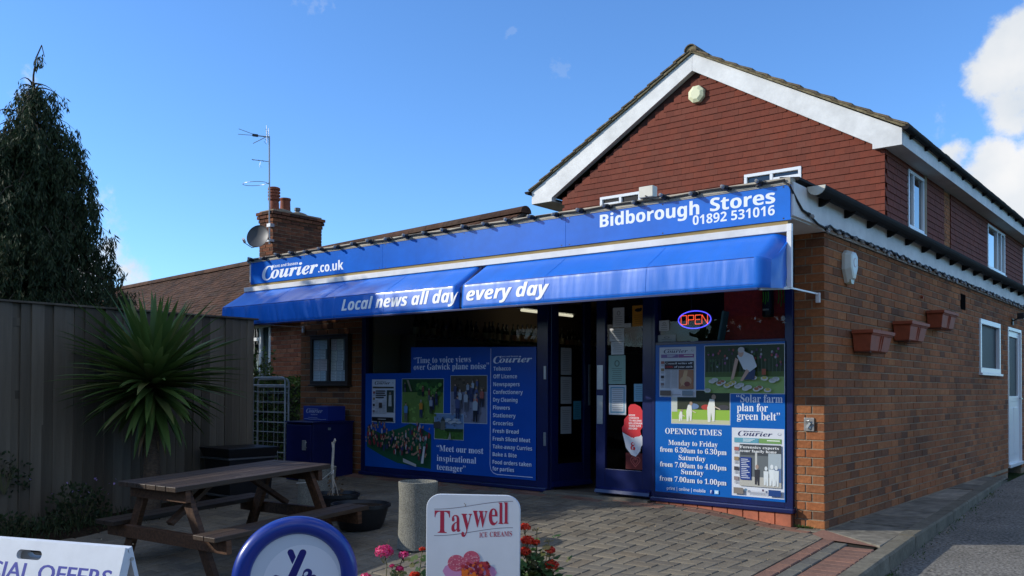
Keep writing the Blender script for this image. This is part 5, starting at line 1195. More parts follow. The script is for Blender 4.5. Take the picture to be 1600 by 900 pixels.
part('chimney_pot', MB().lathe([(.12, 4.84), (.11, 4.9), (.102, 5.10), (.114, 5.11), (.114, 5.15), (.09, 5.15), (.08, 5.0), (0, 5.0)], (-12.68, 3.84, -.01), 18), mPot, chm, smooth=True, label='plain shorter clay pot')
part('cowl', MB().lathe([(.05, 4.84), (.05, 4.97), (.066, 4.975), (.066, 5.03), (0, 5.035)], (-12.68, 4.15, -.04), 12), mGrey, chm, smooth=True); part('cowl', MB().lathe([(.07, 4.8), (.07, 4.86), (0, 4.87)], (-12.66, 4.46, -.01), 12), mGrey, chm, smooth=True)
dn = Vector((.42, -.86, .22)).normalized(); dc = Vector((-12.42, 3.02, 4.19)); q = dn.to_track_quat('Z', 'Y')
ds = thing('satellite_dish', 'dark grey satellite dish fixed to the front of the brick chimney', 'satellite dish', dc); ds.rotation_mode = 'QUATERNION'; ds.rotation_quaternion = q
part('reflector', MB().lathe([(r_, .9 * r_ * r_) for r_ in [.001, .04, .08, .12, .16, .2, .232]] + [(.238, .055), (.235, .045), (.2, .025), (.12, .0), (.05, -.012), (.001, -.014)], n=30), M('grey dish', (.05, .055, .06), .5), ds, local=True, smooth=True)
part('feed_arm', MB().tube([(0, -.22, .05), (-.05, -.27, .12), (-.14, -.22, .28)], .009, 6), mBlack, ds, local=True); part('receiver', MB().tube([(-.15, -.20, .24), (-.13, -.17, .34)], .028, 10), mUPVC, ds, local=True, smooth=True)
part('bracket', MB().bar((0, 0, -.01), (.02, .1, -.32), .03, .03), mGrey, ds, local=True)
ae = thing('television_aerial', 'thin metal television aerial mast with three antennas above the chimney', 'aerial', (-12.50, 3.32, 4.3))
mm = M('aluminium aerial', (.30, .31, .32), .4, metal=.7)
part('mast', MB().tube([(-12.5, 3.33, 4.1), (-12.5, 3.30, 6.30)], .016, 8), mm, ae); part('mast_bracket', MB().box(-12.56, -12.44, 3.3, 3.40, 4.45, 4.52).box(-12.56, -12.44, 3.3, 3.40, 4.15, 4.2), mm, ae)
top = Vector((-12.5, 3.29, 6.28)); d1_ = (Vector((-12.97, 2.87, 6.35)) - top).normalized(); sdv = d1_.cross(Vector((0, 0, 1))).normalized(); upn = sdv.cross(d1_)
mb = MB(); tip = top + d1_ * .62
mb.tube([top, top + d1_ * .28], .012, 6)
mb.tube([top + d1_ * .24, tip + upn * .09], .006, 5); mb.tube([top + d1_ * .24, tip - upn * .02], .006, 5); part('boom', mb, mm, ae)
part('dipole_box', MB().bar(top + d1_ * .22, top + d1_ * .33, .05, .045), mBlack, ae)
mb = MB()
for i in range(6): c_ = top + d1_ * (.02 + .015 * abs(i - 2.5)) + upn * ((i - 2.5) * .05); mb.tube([c_ - sdv * .11, c_ + sdv * .11], .004, 4)
for sg in (-1, 1): mb.tube([top + sdv * .09 * sg - upn * .15, top + sdv * .09 * sg + upn * .20 + d1_ * .05], .006, 4)
mb.tube([top + d1_ * .05, top + d1_ * .30 - upn * .17], .007, 4); part('reflector_grid', mb, mm, ae)
mb = MB(); c_ = Vector((-12.5, 3.3, 5.78)); mb.tube([c_, c_ + Vector((-.30, -.20, .05))], .008, 5)
for s_ in (.35, .6, .95): p_ = c_ + Vector((-.30, -.20, .05)) * s_; mb.tube([p_ - Vector((0, 0, .0)) + sdv * .05, p_ - sdv * .05], .005, 4)
mb.tube([c_ + Vector((-.15, -.1, .0)), c_ + Vector((-.17, -.11, -.10)), c_ + Vector((-.11, -.08, -.11))], .003, 4); part('short_antenna', mb, mm, ae)
c_ = Vector((-12.72, 3.12, 5.33)); part('ring_antenna', MB().tube([c_ + Vector((.27 * math.cos(t), .22 * math.sin(t), .02 * math.sin(t))) for t in [2 * math.pi * i / 28 for i in range(29)]], .006, 5).tube([c_ + Vector((.20, .16, 0)), (-12.5, 3.3, 5.34)], .01, 5), mm, ae)

# ============================================================ TREES, HEDGE, FENCE
def conifer(base, H_, Rb, label, seed, lean=(0, 0), n_br=330, zlow=.12, pw=.8, cs=1.):
    rg = np.random.default_rng(seed); t = thing('conifer_tree', label, 'tree', base)
    def axis(u): return np.array([lean[0] * u ** 2 + .06 * math.sin(u * 5), lean[1] * u ** 2, H_ * u])
    pts = [tuple(axis(u)) for u in np.linspace(0, .93, 16)]
    tipd = lean[0] + .01
    tr = MB().tube(pts + [(pts[-1][0] + .10, pts[-1][1], H_ * .97), (pts[-1][0] + .25, pts[-1][1] + .02, H_ * .995), (pts[-1][0] + .34, pts[-1][1] + .03, H_ * .965)], [.16 * (1 - .9 * i / 15) for i in range(16)] + [.012, .009, .005], 8)
    part('trunk', tr, mBark, t, local=True, smooth=True); V = []; bm_ = MB()
    def spray(p, ln, wd, dens):
        k = max(2, int(ln / .07)); d = np.array([rg.normal() * .12, rg.normal() * .12, -1.]); q_ = p.copy()
        for j in range(k):
            q_ = q_ + d * .07 + rg.normal(size=3) * .012; taper = 1 - .6 * j / k
            for _ in range(dens):
                c = q_ + rg.normal(size=3) * wd * .5 * taper; dd = np.array([rg.normal() * .5, rg.normal() * .5, -1.1]); dd /= np.linalg.norm(dd); s_ = np.cross(dd, rg.normal(size=3)); s_ /= np.linalg.norm(s_) + 1e-9
                l_ = rg.uniform(.06, .14) * cs; w_ = rg.uniform(.007, .014) * cs; V.extend([c, c + dd * l_ * .5 + s_ * w_, c + dd * l_, c + dd * l_ * .5 - s_ * w_])
    for b in range(n_br):
        u = zlow + (1 - zlow) * (b / n_br) ** .9 * .90; az = b * 2.39996 + rg.uniform(-.6, .6); rad = Rb * (1 - u) ** pw * (rg.uniform(.40, .95) if rg.random() < .72 else rg.uniform(.95, 1.28)) + .10
        a = axis(u); dr = np.array([math.cos(az), math.sin(az), 0]); sd = np.array([-dr[1], dr[0], 0]); rise = rg.uniform(.1, .4)
        P_ = [a + dr * rad * s_ + np.array([0, 0, rise * rad * math.sin(s_ * 2.2) - .34 * rad * s_ * s_]) for s_ in np.linspace(0, 1, 6)]
        bm_.tube([tuple(p) for p in P_], [.018 * (1 - .85 * i / 5) for i in range(6)], 4, cap=False)
        for s_ in np.linspace(.25, 1.0, max(4, int(rad / .075))):
            i = s_ * 5; i0 = min(4, int(i)); p = P_[i0] + (P_[i0 + 1] - P_[i0]) * (i - i0); wd_ = .24 * rad * math.sin(math.pi * min(1, s_ * .85))
            for q in range(1 if u > .8 else 2):
                ln = rg.uniform(.14, .42) * (2.0 if s_ > .7 and rg.random() < .5 else 1) * (1 if u < .8 else .6)
                spray(p + sd * rg.normal() * wd_ + rg.normal(size=3) * .03, ln, .07 if u < .8 else .045, 7 if cs < 2 else 3)
    # drooping leader
    for s_ in np.linspace(.70, 1, 12):
        p = np.array(pts[-1]) + np.array([.10 + .25 * (s_ - .7) / .3, 0, H_ * (.975 - .93) + .0]); spray(p, rg.uniform(.08, .28), .03, 2)
    part('branches', bm_, mBark, t, local=True, recalc=False)
    V = np.array(V); o = cardmesh('foliage', V, mLeafDk, None); o.parent = t; return t
conifer((-12.9, -1.1, -.1), 7.0, 2.05, 'tall dark drooping conifer with bent tip behind the fence', 3, n_br=300, lean=(.05, 0), pw=.85, cs=1.05)
conifer((-13.7, -1.9, -.1), 6.2, 1.8, 'second dark conifer cut by the left edge of the picture', 5, n_br=240, lean=(.15, .1), pw=.8, cs=1.05)
conifer((-11.6, -4.2, -.3), 6.0, 2.0, 'smaller evergreen behind the fence just outside the left edge', 12, n_br=130, lean=(.1, .1), pw=.5, cs=3.0)
conifer((-10.9, -5.9, -.3), 6.5, 3.1, 'broad bushy evergreen behind the fence outside the left edge, shading the shop front', 8, n_br=210, lean=(.1, .1), pw=.5, cs=3.0)
def leafy(name, n, fn, mat, parent=None): return cards(name, n, fn, mat, parent)
hd = thing('hedge', 'clipped dark green hedge below the bungalow window', 'hedge', (-9.2, 1.2, 0))
def hg(i):
    f_ = rng.random(); x = rng.uniform(-11.5, -7.25); top = 1.30 + .04 * math.sin(x * 7) + rng.normal() * .02
    if f_ < .6: y, z_ = .85 + abs(rng.normal()) * .05 + .05 * math.sin(x * 5), rng.uniform(0.05, top)
    elif f_ < .85: y, z_ = rng.uniform(.85, 1.45), top - abs(rng.normal()) * .04
    else: x, y, z_ = -7.3 + rng.normal() * .05, rng.uniform(.85, 1.45), rng.uniform(0, top)
    return (x, y, z_), (rng.normal() * .6, -.8 + rng.normal() * .5, .4 + rng.normal() * .6), rng.uniform(.03, .055), rng.uniform(.012, .02)
leafy('leaves', 9000, hg, mHedge, hd); part('shade_core', MB().box(-11.45, -7.38, .95, 1.4, 0, 1.2), M('hedge shade', (.012, .018, .008), 1), hd)  # solid dark core; shade inside the hedge is put into its colour
sb = thing('shrub', 'loose leafy shrub rising above the hedge in front of the bungalow window', 'shrub', (-9.6, .9, 0))
mb = MB(); tips = []
for i in range(26):
    x, y = rng.uniform(-10.2, -8.7), rng.uniform(.7, 1.0); h_ = rng.uniform(1.35, 1.85) if x < -8.9 else rng.uniform(1.3, 1.5); p = [(x, y, .8), (x + rng.normal() * .06, y, (h_ + .8) / 2), (x + rng.normal() * .12, y + rng.normal() * .05, h_)]; mb.tube(p, [.008, .006, .003], 4); tips.append(p)
part('stems', mb, mStem, sb)
def sg_(i):
    p = tips[i % len(tips)]; t = rng.random(); a, b = (p[0], p[1]) if t < .4 else (p[1], p[2]); s_ = rng.random(); c = [a[k] + (b[k] - a[k]) * s_ + rng.normal() * .015 for k in range(3)]
    return c, (rng.normal(), rng.normal(), .6 + rng.normal() * .5), rng.uniform(.04, .075), rng.uniform(.014, .024)
leafy('leaves', 900, sg_, mHedge, sb)
fn = thing('fence', 'tall weathered grey close-boarded fence on the left of the forecourt', 'fence', (-6.4, -4, 0))
y = -1.32; k = 0
proto = []
for i in range(4):
    v, f = MB().add([(0, 0, 0), (.022, 0, 0), (.010, .118, 0), (0, .118, 0), (0, 0, 1), (.022, 0, 1), (.010, .118, 1), (0, .118, 1)], [(0, 1, 2, 3), (4, 7, 6, 5), (0, 4, 5, 1), (1, 5, 6, 2), (2, 6, 7, 3), (3, 7, 4, 0)]).v, [(0, 1, 2, 3), (4, 7, 6, 5), (0, 4, 5, 1), (1, 5, 6, 2), (2, 6, 7, 3), (3, 7, 4, 0)]
    s_ = random.uniform(.96, 1.04); proto.append(meshof('fence_board', [(a, b * s_, c) for a, b, c in v], f, mFence))
while y > -8.6:
    o = bpy.data.objects.new('fence_board', proto[k % 4]); COL.objects.link(o); o.parent = fn; zb = gz(-6.4, y) - .05
    o.location = Vector((-6.397 + random.uniform(-.004, .006), y - .1, zb)) - fn.location; o.scale = (1, 1, 1.985 - zb + random.uniform(-.004, .004)); o.rotation_euler = (random.uniform(-.005, .005), random.uniform(-.008, .004), random.uniform(-.07, .05)); y -= random.uniform(.094, .108); k += 1
part('capping_rail', MB().box(-6.44, -6.345, -8.7, -1.19, 1.985, 2.005), mFence, fn, bevel=.003)
for z_ in (.3, 1.1, 1.8): part('rail', MB().box(-6.46, -6.398, -8.7, -1.3, z_ - .04, z_ + .04), mFence, fn)
for y in (-1.3, -3.2, -5.1, -7.0, -8.6): part('post', MB().box(-6.51, -6.41, y - .05, y + .05, -.5, 1.98), mFence, fn, bevel=.004)
part('end_post', MB().box(-6.46, -6.375, -1.322, -1.235, -.2, 1.984), mFence, fn, bevel=.004)

# woodland edge on the far side of the road, behind the viewer and beyond the lane
def wood(i):
    a = R(rng.uniform(-170, 15)); u = math.degrees(a); hh = 6.5 + 2.2 * math.sin(u * .21) + 1.5 * math.sin(u * .53 + 1) + rng.normal() * .3
    hh *= 1 - .62 * math.exp(-((u + 128) / 20) ** 2); rr_ = 34 + 2 * math.sin(u * .3) + rng.normal() * .8; z_ = -1 + (hh + 1) * rng.random() ** .8
    return (-2 + rr_ * math.cos(a), -4 + rr_ * math.sin(a), z_), rng.normal(size=3), rng.uniform(.35, .8), rng.uniform(.18, .4)
wl = cards('woodland', 17000, wood, mHedge); wl['kind'] = 'stuff'; tag(wl, 'distant line of trees on the far side of the road', 'woodland')

cm_ = MB(); na = 90
for i in range(na + 1):
    a = R(-172 + 190 * i / na); u = math.degrees(a); hh = (5.6 + 2.0 * math.sin(u * .21) + 1.3 * math.sin(u * .53 + 1) + .5 * math.sin(u * 2.1)) * (1 - .62 * math.exp(-((u + 128) / 20) ** 2))
    for rr_, z_ in ((35.5, -1.5), (35.0, hh * .5), (35.8, hh * .85), (37, hh), (39, hh * .8)): cm_.v.append((-2 + rr_ * math.cos(a), -4 + rr_ * math.sin(a), z_ + (.35 * math.sin(i * 2.7 + z_) if z_ > 0 else 0)))
cm_.f = [(i * 5 + j, i * 5 + 5 + j, i * 5 + 6 + j, i * 5 + 1 + j) for i in range(na) for j in range(4)]; cm_.c = [None] * len(cm_.f)
part('sky_blocker', cm_, M('dark backing', (.022, .034, .014), 1, nz=(1.2, .6), bump=(2, 1, .5)), wl, kind='stuff', recalc=False)  # added solid core behind the leaves, blocks sky seen in window reflections

# ============================================================ CORDYLINE
pm = thing('palm_plant', 'spiky green cordyline palm on a ringed trunk in front of the fence', 'palm', (-5.75, -2.85, -.12))
part('trunk', MB().tube([(.0, 0, 0), (.01, .0, .5), (-.01, .01, 1.0), (0, 0, 1.42)], [.10, .08, .068, .05], 14), mPalmBark, pm, local=True, smooth=True)
LV = []
for vi in range(14):
    e0 = R(-58 + 142 * vi / 13); droop = .50 * (.25 + .75 * math.cos(e0)) * random.uniform(.7, 1.3); ln = random.uniform(.84, .98) * (1.0 if e0 > R(-10) else .80) * (.92 if e0 > R(60) else 1); n_ = 9; mb = MB(); px_, pz_, e = .02, 0, e0
    for i in range(n_ + 1):
        t = i / n_; w_ = .026 * (.45 + 1.6 * t) * (1 if t < .35 else 1) if t < .35 else .026 * (1.05 - (t - .35) ** 1.6 * 1.95 * .55 - .02)
        w_ = max(.0018, .043 * math.sin(math.pi * min(1, .16 + .84 * t) ** .75) ** .8) if t < 1 else .0012
        nx, nz_ = -math.sin(e), math.cos(e)
        mb.v += [(px_, w_, pz_), (px_ - nx * w_ * .38, 0, pz_ - nz_ * w_ * .38), (px_, -w_, pz_)]
        px_ += math.cos(e) * ln / n_; pz_ += math.sin(e) * ln / n_; e -= droop * (.25 + 1.3 * t) / n_
    mb.f = [q for i in range(n_) for q in ((3 * i, 3 * i + 3, 3 * i + 4, 3 * i + 1), (3 * i + 1, 3 * i + 4, 3 * i + 5, 3 * i + 2))]
    LV.append((e0, meshof('leaf', mb.v, mb.f, mPalm, smooth=True, recalc=False)))
for i in range(290):
    vi = min(13, int(14 * (i / 290) ** 1.0)); vi = max(0, min(13, int(14 * (.5 + math.asin(2 * (i + .5) / 290 - 1) / math.pi)))); o = bpy.data.objects.new('leaf', LV[vi][1]); COL.objects.link(o); o.parent = pm
    h_ = 1.24 + .24 * (vi / 13); o.location = (random.uniform(-.02, .02), random.uniform(-.02, .02), h_ + random.uniform(-.03, .03)); o.rotation_euler = (random.uniform(-.12, .12), random.uniform(-.12, .12), i * 2.39996 + random.uniform(-.2, .2)); s_ = random.uniform(.8, 1.1); o.scale = (s_, s_ * random.uniform(.85, 1.15), s_)

mDead = leafmat('dead cordyline leaf', [(.16, .10, .05), (.22, .15, .07), (.12, .08, .04)], .7, .15)
dm = LV[0][1].copy(); dm.materials.clear(); dm.materials.append(mDead)
for i in range(14):
    o = bpy.data.objects.new('leaf', dm); COL.objects.link(o); o.parent = pm; o['label'] = 'dead brown leaf hanging by the trunk'
    o.location = (0, 0, random.uniform(1.0, 1.2)); o.rotation_euler = (random.uniform(-.2, .2), random.uniform(.1, .45), random.uniform(0, 6.28)); s_ = random.uniform(.45, .75); o.scale = (s_, s_, s_)
for o in list(pm.children)[2::9]:
    o.rotation_euler[0] += random.uniform(-.3, .3); o.rotation_euler[1] += random.uniform(-.1, .3); o.scale = tuple(v * random.uniform(.8, 1.0) for v in o.scale)

# ============================================================ YARD OBJECTS
def tf(o, loc, rz): o.location = loc; o.rotation_euler = (0, 0, rz)
tb_ = thing('picnic_table', 'dark brown timber picnic table with attached benches by the fence', 'picnic table', (-3.70, -3.26, -.175), R(4)); tb_.rotation_euler = (R(2.7), 0, R(4))
HT = .66
for i in range(6): part('plank', MB().box(-.372 + i * .125, -.372 + i * .125 + .118, -.76, .76, HT - .038, HT), mWoodTop, tb_, local=True, bevel=.004)
for sx in (-1, 1):
    for i in range(2): a = sx * ((.56 if sx > 0 else .46) + .13 * i); part('bench_plank', MB().box(min(a, a + sx * .122), max(a, a + sx * .122), -.76, .76, .30, .335), mWoodTop, tb_, local=True, bevel=.004)
for sy in (-1, 1):
    y = .60 * sy
    part('cross_beam', MB().box(-.36, .36, y - .022 + .047 * sy, y + .022 + .047 * sy, HT - .13, HT - .04), mWood, tb_, local=True, bevel=.003)
    part('bench_beam', MB().box(-.70, .82, y - .022 + .047 * sy, y + .022 + .047 * sy, .20, .299), mWood, tb_, local=True, bevel=.003)
    for sx in (-1, 1): part('leg', MB().bar((sx * .27, y, HT - .04), (sx * .56, y, -.02), .045, .098, up=(0, 1, 0)) if False else MB().prism([(sx * .20, HT - .042), (sx * .30, HT - .042), (sx * .62, -.02), (sx * .52, -.02)], y - .022, y + .022, 'y'), mWood, tb_, local=True, bevel=.003)
    part('brace', MB().bar((0, y - .03 * sy, .33), (0, y - .42 * sy, HT - .06), .07, .035), mWood, tb_, local=True, bevel=.002)
def tubplanter(loc, r, h, label):
    t = thing('concrete_planter', label, 'planter', loc, 0)
    part('tub', MB().lathe([(r * 1.05, 0), (r * 1.03, h * .12), (r * .98, h * .45), (r * .97, h * .8), (r, h * .93), (r * 1.01, h), (r * .93, h + .004), (r * .86, h - .01), (r * .84, h - .06), (0, h - .06)], n=36), mConcP, t, local=True, smooth=True)
    part('soil', MB().lathe([(0, h - .045), (r * .85, h - .05)], n=20), mSoil, t, local=True); return t
tubplanter((-2.42, -2.40, gz(-2.4, -2.4)), .158, .53, 'round exposed-aggregate concrete planter behind the ice cream board')
tubplanter((-4.52, -1.75, gz(-4.5, -1.75)), .19, .43, 'second concrete planter half hidden by the picnic table leg')
def blackpot(loc, r, h, label, tw=0):
    t = thing('black_pot', label, 'pot', loc, 0)
    part('pot', MB().lathe([(r * .72, 0), (r * .8, h * .2), (r * .96, h * .85), (r * .96, h * .86), (r * 1.03, h * .87), (r * 1.03, h), (r * .97, h), (r * .93, h * .85), (0, h * .84)], n=30), mBlack, t, local=True, smooth=True)
    part('soil', MB().lathe([(0, h * .88), (r * .94, h * .86)], n=20), mSoil, t, local=True); return t
blackpot((-3.42, -2.13, gz(-3.4, -2.1)), .26, .22, 'large low black tub left of the concrete planter')
bp2 = blackpot((-3.98, -1.95, gz(-4, -1.95)), .22, .24, 'black pot with dead sapling behind the picnic bench')
st = thing('dead_sapling', 'pale bare stick tied with string standing in a black pot', 'sapling', (-4.02, -1.96, .02))
part('stem', MB().tube([(0, 0, 0), (.012, 0, .22), (-.012, .005, .42), (.006, 0, .58), (.0, .0, .64)], [.014, .013, .012, .012, .017], 7).tube([(.0, 0, .62), (.03, 0, .655), (.015, .01, .67)], [.012, .012, .006], 6), mStick, st, local=True, smooth=True)
part('string', MB().tube([(0, -.01, .36), (-.08, -.05, .29), (-.17, -.10, .25), (-.30, -.2, .24)], .0035, 5).tube([(.014, 0, .37), (.02, -.016, .34), (-.01, -.016, .33), (.01, .0, .36)], .005, 5), M('white string', (.5, .48, .42), .8), st, local=True)
part('twigs', MB().tube([(0, 0, .3), (.05, .0, .22), (.07, .02, .1)], .004, 5).tube([(0, 0, .2), (-.05, .0, .14), (-.06, .02, .06)], .004, 5), mStick, st, local=True)
cards('dry_leaves', 60, lambda i: ((-4.0 + rng.normal() * .045, -1.96 + rng.normal() * .04, .1 + rng.uniform(0, .24)), (rng.normal(), rng.normal(), -.5), .035, .012), leafmat('dry leaf', [(.10, .06, .03), (.14, .09, .05)], .8, .1), st)
bn = thing('plastic_box', 'black plastic storage tub with flared rim standing against the fence', 'tub', (-5.98, -1.68, gz(-6, -1.7)))
def rb(z0, z1, e0, e1): return MB().add([(sx * (.25 + e) , sy * (.29 + e), z) for z, e in ((z0, e0), (z1, e1)) for sx, sy in ((-1, -1), (1, -1), (1, 1), (-1, 1))], [(0, 3, 2, 1), (4, 5, 6, 7), (0, 1, 5, 4), (1, 2, 6, 5), (2, 3, 7, 6), (3, 0, 4, 7)])
part('body', rb(0, .44, -.03, 0), mBlack, bn, local=True, bevel=.01); part('lid', rb(.45, .56, .005, .045), mBlack, bn, local=True, bevel=.012); part('rim', rb(.435, .455, .03, .03), mGrey, bn, local=True, bevel=.004); part('foot_rim', rb(.03, .05, .0, .0), mGrey, bn, local=True, bevel=.004)
cb = thing('steel_cabinet', 'dark blue steel cabinet with latch beside the left brick pier', 'cabinet', (-6.2, -.38, .05))
part('body', MB().box(-6.47, -5.955, -.68, -.05, .03, .745), mBox, cb, bevel=.006); part('door', MB().box(-6.455, -5.975, -.697, -.681, .05, .725), mBox, cb, bevel=.004)
part('lid', MB().box(-6.485, -5.94, -.705, -.04, .746, .765), mBox, cb, bevel=.004); part('latch', MB().box(-6.12, -6.06, -.715, -.698, .42, .54).tube([(-6.05, -.70, .45), (-6.04, -.73, .47), (-6.04, -.73, .5), (-6.05, -.70, .52)], .006, 6), mGalv, cb, bevel=.002)
part('plinth', MB().box(-6.45, -5.97, -.66, -.07, -.02, .03), mBlack, cb); part('lock', MB().box(-5.954, -5.948, -.45, -.41, .66, .69), mGalv, cb)
nbx = thing('newspaper_box', 'small blue newspaper box with white masthead on top of the steel cabinet', 'box', (-6.2, -.3, .77))
part('box', MB().box(-6.48, -6.0, -.42, -.14, .768, .95), M('royal blue card', (.008, .03, .24), .5), nbx, bevel=.004)
pr = Print((0, -.42, 0), (1, 0, 0), (0, 0, 1), (0, -1, 0)); courier(pr, -6.42, .868, .32, .042, (.5, .55, .65), True); pr.text('weekend', 'sans', -6.33, .838, .015, (.5, .55, .65), .13); pr.rect(-6.38, .805, -6.2, .809, (.4, .45, .6)); pr.line([(-6.46, .785), (-6.4, .79), (-6.34, .783), (-6.2, .79), (-6.1, .783), (-6.03, .79)], .004, (.5, .55, .65)); pr.done('print', nbx)
cg = thing('roll_cage', 'empty galvanised wire roll cage between the fence and the hedge', 'cage trolley', (-6.95, -.42, .08))
def cagepanel(x0, x1, y, z0, z1):
    mb = MB(); mb.tube([(x0, y, z0), (x0, y, z1 - .05), (x0 + .015, y, z1 - .015), (x0 + .05, y, z1), (x1 - .05, y, z1), (x1 - .015, y, z1 - .015), (x1, y, z1 - .05), (x1, y, z0)], .013, 7); o = part('frame', mb, mGalv, cg, smooth=True)
    mb = MB()
    for i in range(8): z_ = z0 + .02 + i * (z1 - .2 - z0) / 7; mb.tube([(x0, y, z_), (x1, y, z_)], .0035, 5)
    mb.tube([(x0, y, z1 - .10), (x1, y, z1 - .10)], .012, 6)
    for i in range(1, 3): x = x0 + (x1 - x0) * i / 3; mb.tube([(x, y, z0), (x, y, z1 - .1)], .003, 5)
    part('wire_mesh', mb, mGalv, cg)
cagepanel(-7.36, -6.67, -.56, .2, 1.31); cagepanel(-7.34, -6.68, -.50, .2, 1.29)
for x in (-7.36, -6.67):
    for i in range(4): z_ = .22 + i * .3; part('side_bar', MB().tube([(x, -.56, z_), (x, -.50, z_)], .0035, 5), mGalv, cg)
part('base', MB().box(-7.36, -6.67, -.56, -.2, .17, .20), mGrey, cg)
for x in (-7.28, -6.75):
    for y in (-.5, -.26): part('wheel', MB().lathe([(0, -.018), (.05, -.018), (.05, .018), (0, .018)], (x, y, .135), axis='y', n=14), mBlack, cg)
# plants at the foot of the fence
def bush(name, label, c, r, n, mat, lf=(.03, .05), fl=None, cat='plant'):
    t = thing(name, label, cat, c); c = np.array(c)
    def g_(i):
        a = rng.normal(size=3); a /= np.linalg.norm(a); a[2] = abs(a[2]); k = rng.uniform(.35, 1.05) ** .6; p = c + a * np.array(r) * k
        return p, a * .7 + rng.normal(size=3) * .5, rng.uniform(*lf), rng.uniform(.010, .018)
    cards('leaves', n, g_, mat, t); mb = MB()
    for i in range(14): a = rng.uniform(0, 6.28); mb.tube([tuple(c), tuple(c + np.array([math.cos(a) * r[0] * .5, math.sin(a) * r[1] * .5, r[2] * rng.uniform(.5, .9)]))], .004, 4)
    part('stems', mb, mStem, t)
    if fl: cards('blossoms', fl[1], lambda i: (c + np.array([rng.normal() * r[0] * .6, rng.normal() * r[1] * .6, r[2] * rng.uniform(.7, 1.1)]), rng.normal(size=3), .022, .012), fl[0], t)
    return t
bush('low_shrub', 'low dark shrub with a few lilac flowers beside the table leg at the fence', (-6.02, -3.45, -.22), (.22, .36, .46), 800, mLeafDk, fl=(mLilac, 20))
bush('low_shrub', 'small green shrub at the fence foot near the picture\'s left edge', (-6.05, -4.05, -.25), (.20, .32, .26), 450, mLeafDk)
bush('creeper', 'sparse creeper climbing the fence boards far left', (-6.33, -4.0, .15), (.05, .28, .42), 150, mLeafDk)
gs = cards('grass_tufts', 1800, lambda i: ((rng.uniform(-6.3, -5.55), rng.uniform(-5.4, -2.0), gz(-6, -3.5) + rng.uniform(-.04, .10)), (rng.normal() * .4, rng.normal() * .4, 1.2), rng.uniform(.05, .10), .005), mLeafDk); gs['kind'] = 'stuff'; tag(gs, 'rough grass growing in the bed along the fence', 'grass')

# ============================================================ SIGNS IN THE FOREGROUND
# white A-board, special offers
pR = Vector((-.896, -5.609, 0)); pL = Vector((-1.586, -5.865, 0)); dx = (pR - pL); rz = math.atan2(dx.y, dx.x)
ab2 = thing('sandwich_board', 'white plastic A-board reading SPECIAL OFFERS in blue at the lower left', 'sign board', (pR.x, pR.y, gz(pR.x, pR.y)), rz)
zt = .503 - gz(pR.x, pR.y); Wd = .80; th = .11
def leaning(sgn):
    """one leaf of the A-board, local x from -Wd to 0, hinge at top, foot out by 0.26"""
    q = Matrix.Rotation(sgn * .30, 4, 'X'); return Matrix.Translation((0, 0, zt)) @ q
def slab_hole(Mx, hole=True):
    mb = MB(); t_ = .022; out = [(-Wd, -zt / math.cos(.3)), (0, -zt / math.cos(.3)), (0, 0), (-Wd, 0)]
    hx0, hx1, hz0, hz1 = -.565, -.425, -.085, -.045; n = 10; hp = [((hx1 - .02) + .02 * math.cos(t), -.06 + .02 * math.sin(t)) for t in [-math.pi / 2 + math.pi * i / n for i in range(n + 1)]] + [((hx0 + .02) - .02 * math.cos(t), -.06 - .02 * math.sin(t)) for t in [-math.pi / 2 + math.pi * i / n for i in range(n + 1)]]
    N_ = len(hp); ou = []
    for (a, b) in hp:      # match outline points by angle to the rectangle
        cx, cz = (hx0 + hx1) / 2, -.06; dx_, dz_ = a - cx, b - cz; ks = []
        if dx_ > 1e-6: ks.append((0 - cx) / dx_)
        if dx_ < -1e-6: ks.append((-Wd - cx) / dx_)
        if dz_ > 1e-6: ks.append((0 - cz) / dz_)
        if dz_ < -1e-6: ks.append((-zt / math.cos(.3) - cz) / dz_)
        k_ = min(ks); ou.append((cx + dx_ * k_, cz + dz_ * k_))
    for y_ in (0, t_):
        mb.v += [(a, y_, b) for a, b in hp] + [(a, y_, b) for a, b in ou] + [(a, y_, b) for a, b in out]
    S = 2 * N_ + 4
    for o in (0, S):
        mb.f += [(o + i, o + (i + 1) % N_, o + N_ + (i + 1) % N_, o + N_ + i) for i in range(N_)]
        for ci, cpt in enumerate(out):     # corners
            for i in range(N_):
                a, b = ou[i], ou[(i + 1) % N_]
                if (abs(a[0] - b[0]) > 1e-4 and abs(a[1] - b[1]) > 1e-4) and ((abs(a[0] - cpt[0]) < 1e-4 and abs(b[1] - cpt[1]) < 1e-4) or (abs(b[0] - cpt[0]) < 1e-4 and abs(a[1] - cpt[1]) < 1e-4)): mb.f.append((o + N_ + i, o + N_ + (i + 1) % N_, o + 2 * N_ + ci))
    mb.f += [(i, (i + 1) % N_, S + (i + 1) % N_, S + i) for i in range(N_)]; mb.f += [(2 * N_ + i, 2 * N_ + (i + 1) % 4, S + 2 * N_ + (i + 1) % 4, S + 2 * N_ + i) for i in range(4)]
    mb.c = [None] * len(mb.f); mb.v = [tuple(Mx @ Vector(v)) for v in mb.v]; return mb
mAB = M('white board plastic', (.66, .70, .74), .4, dirt=(6, .12)); Mf = leaning(-1) @ Matrix.Translation((0, -.022, 0)); Mb = leaning(1)
part('front_leaf', slab_hole(Mf), mAB, ab2, local=True); part('back_leaf', slab_hole(Mb), mAB, ab2, local=True)
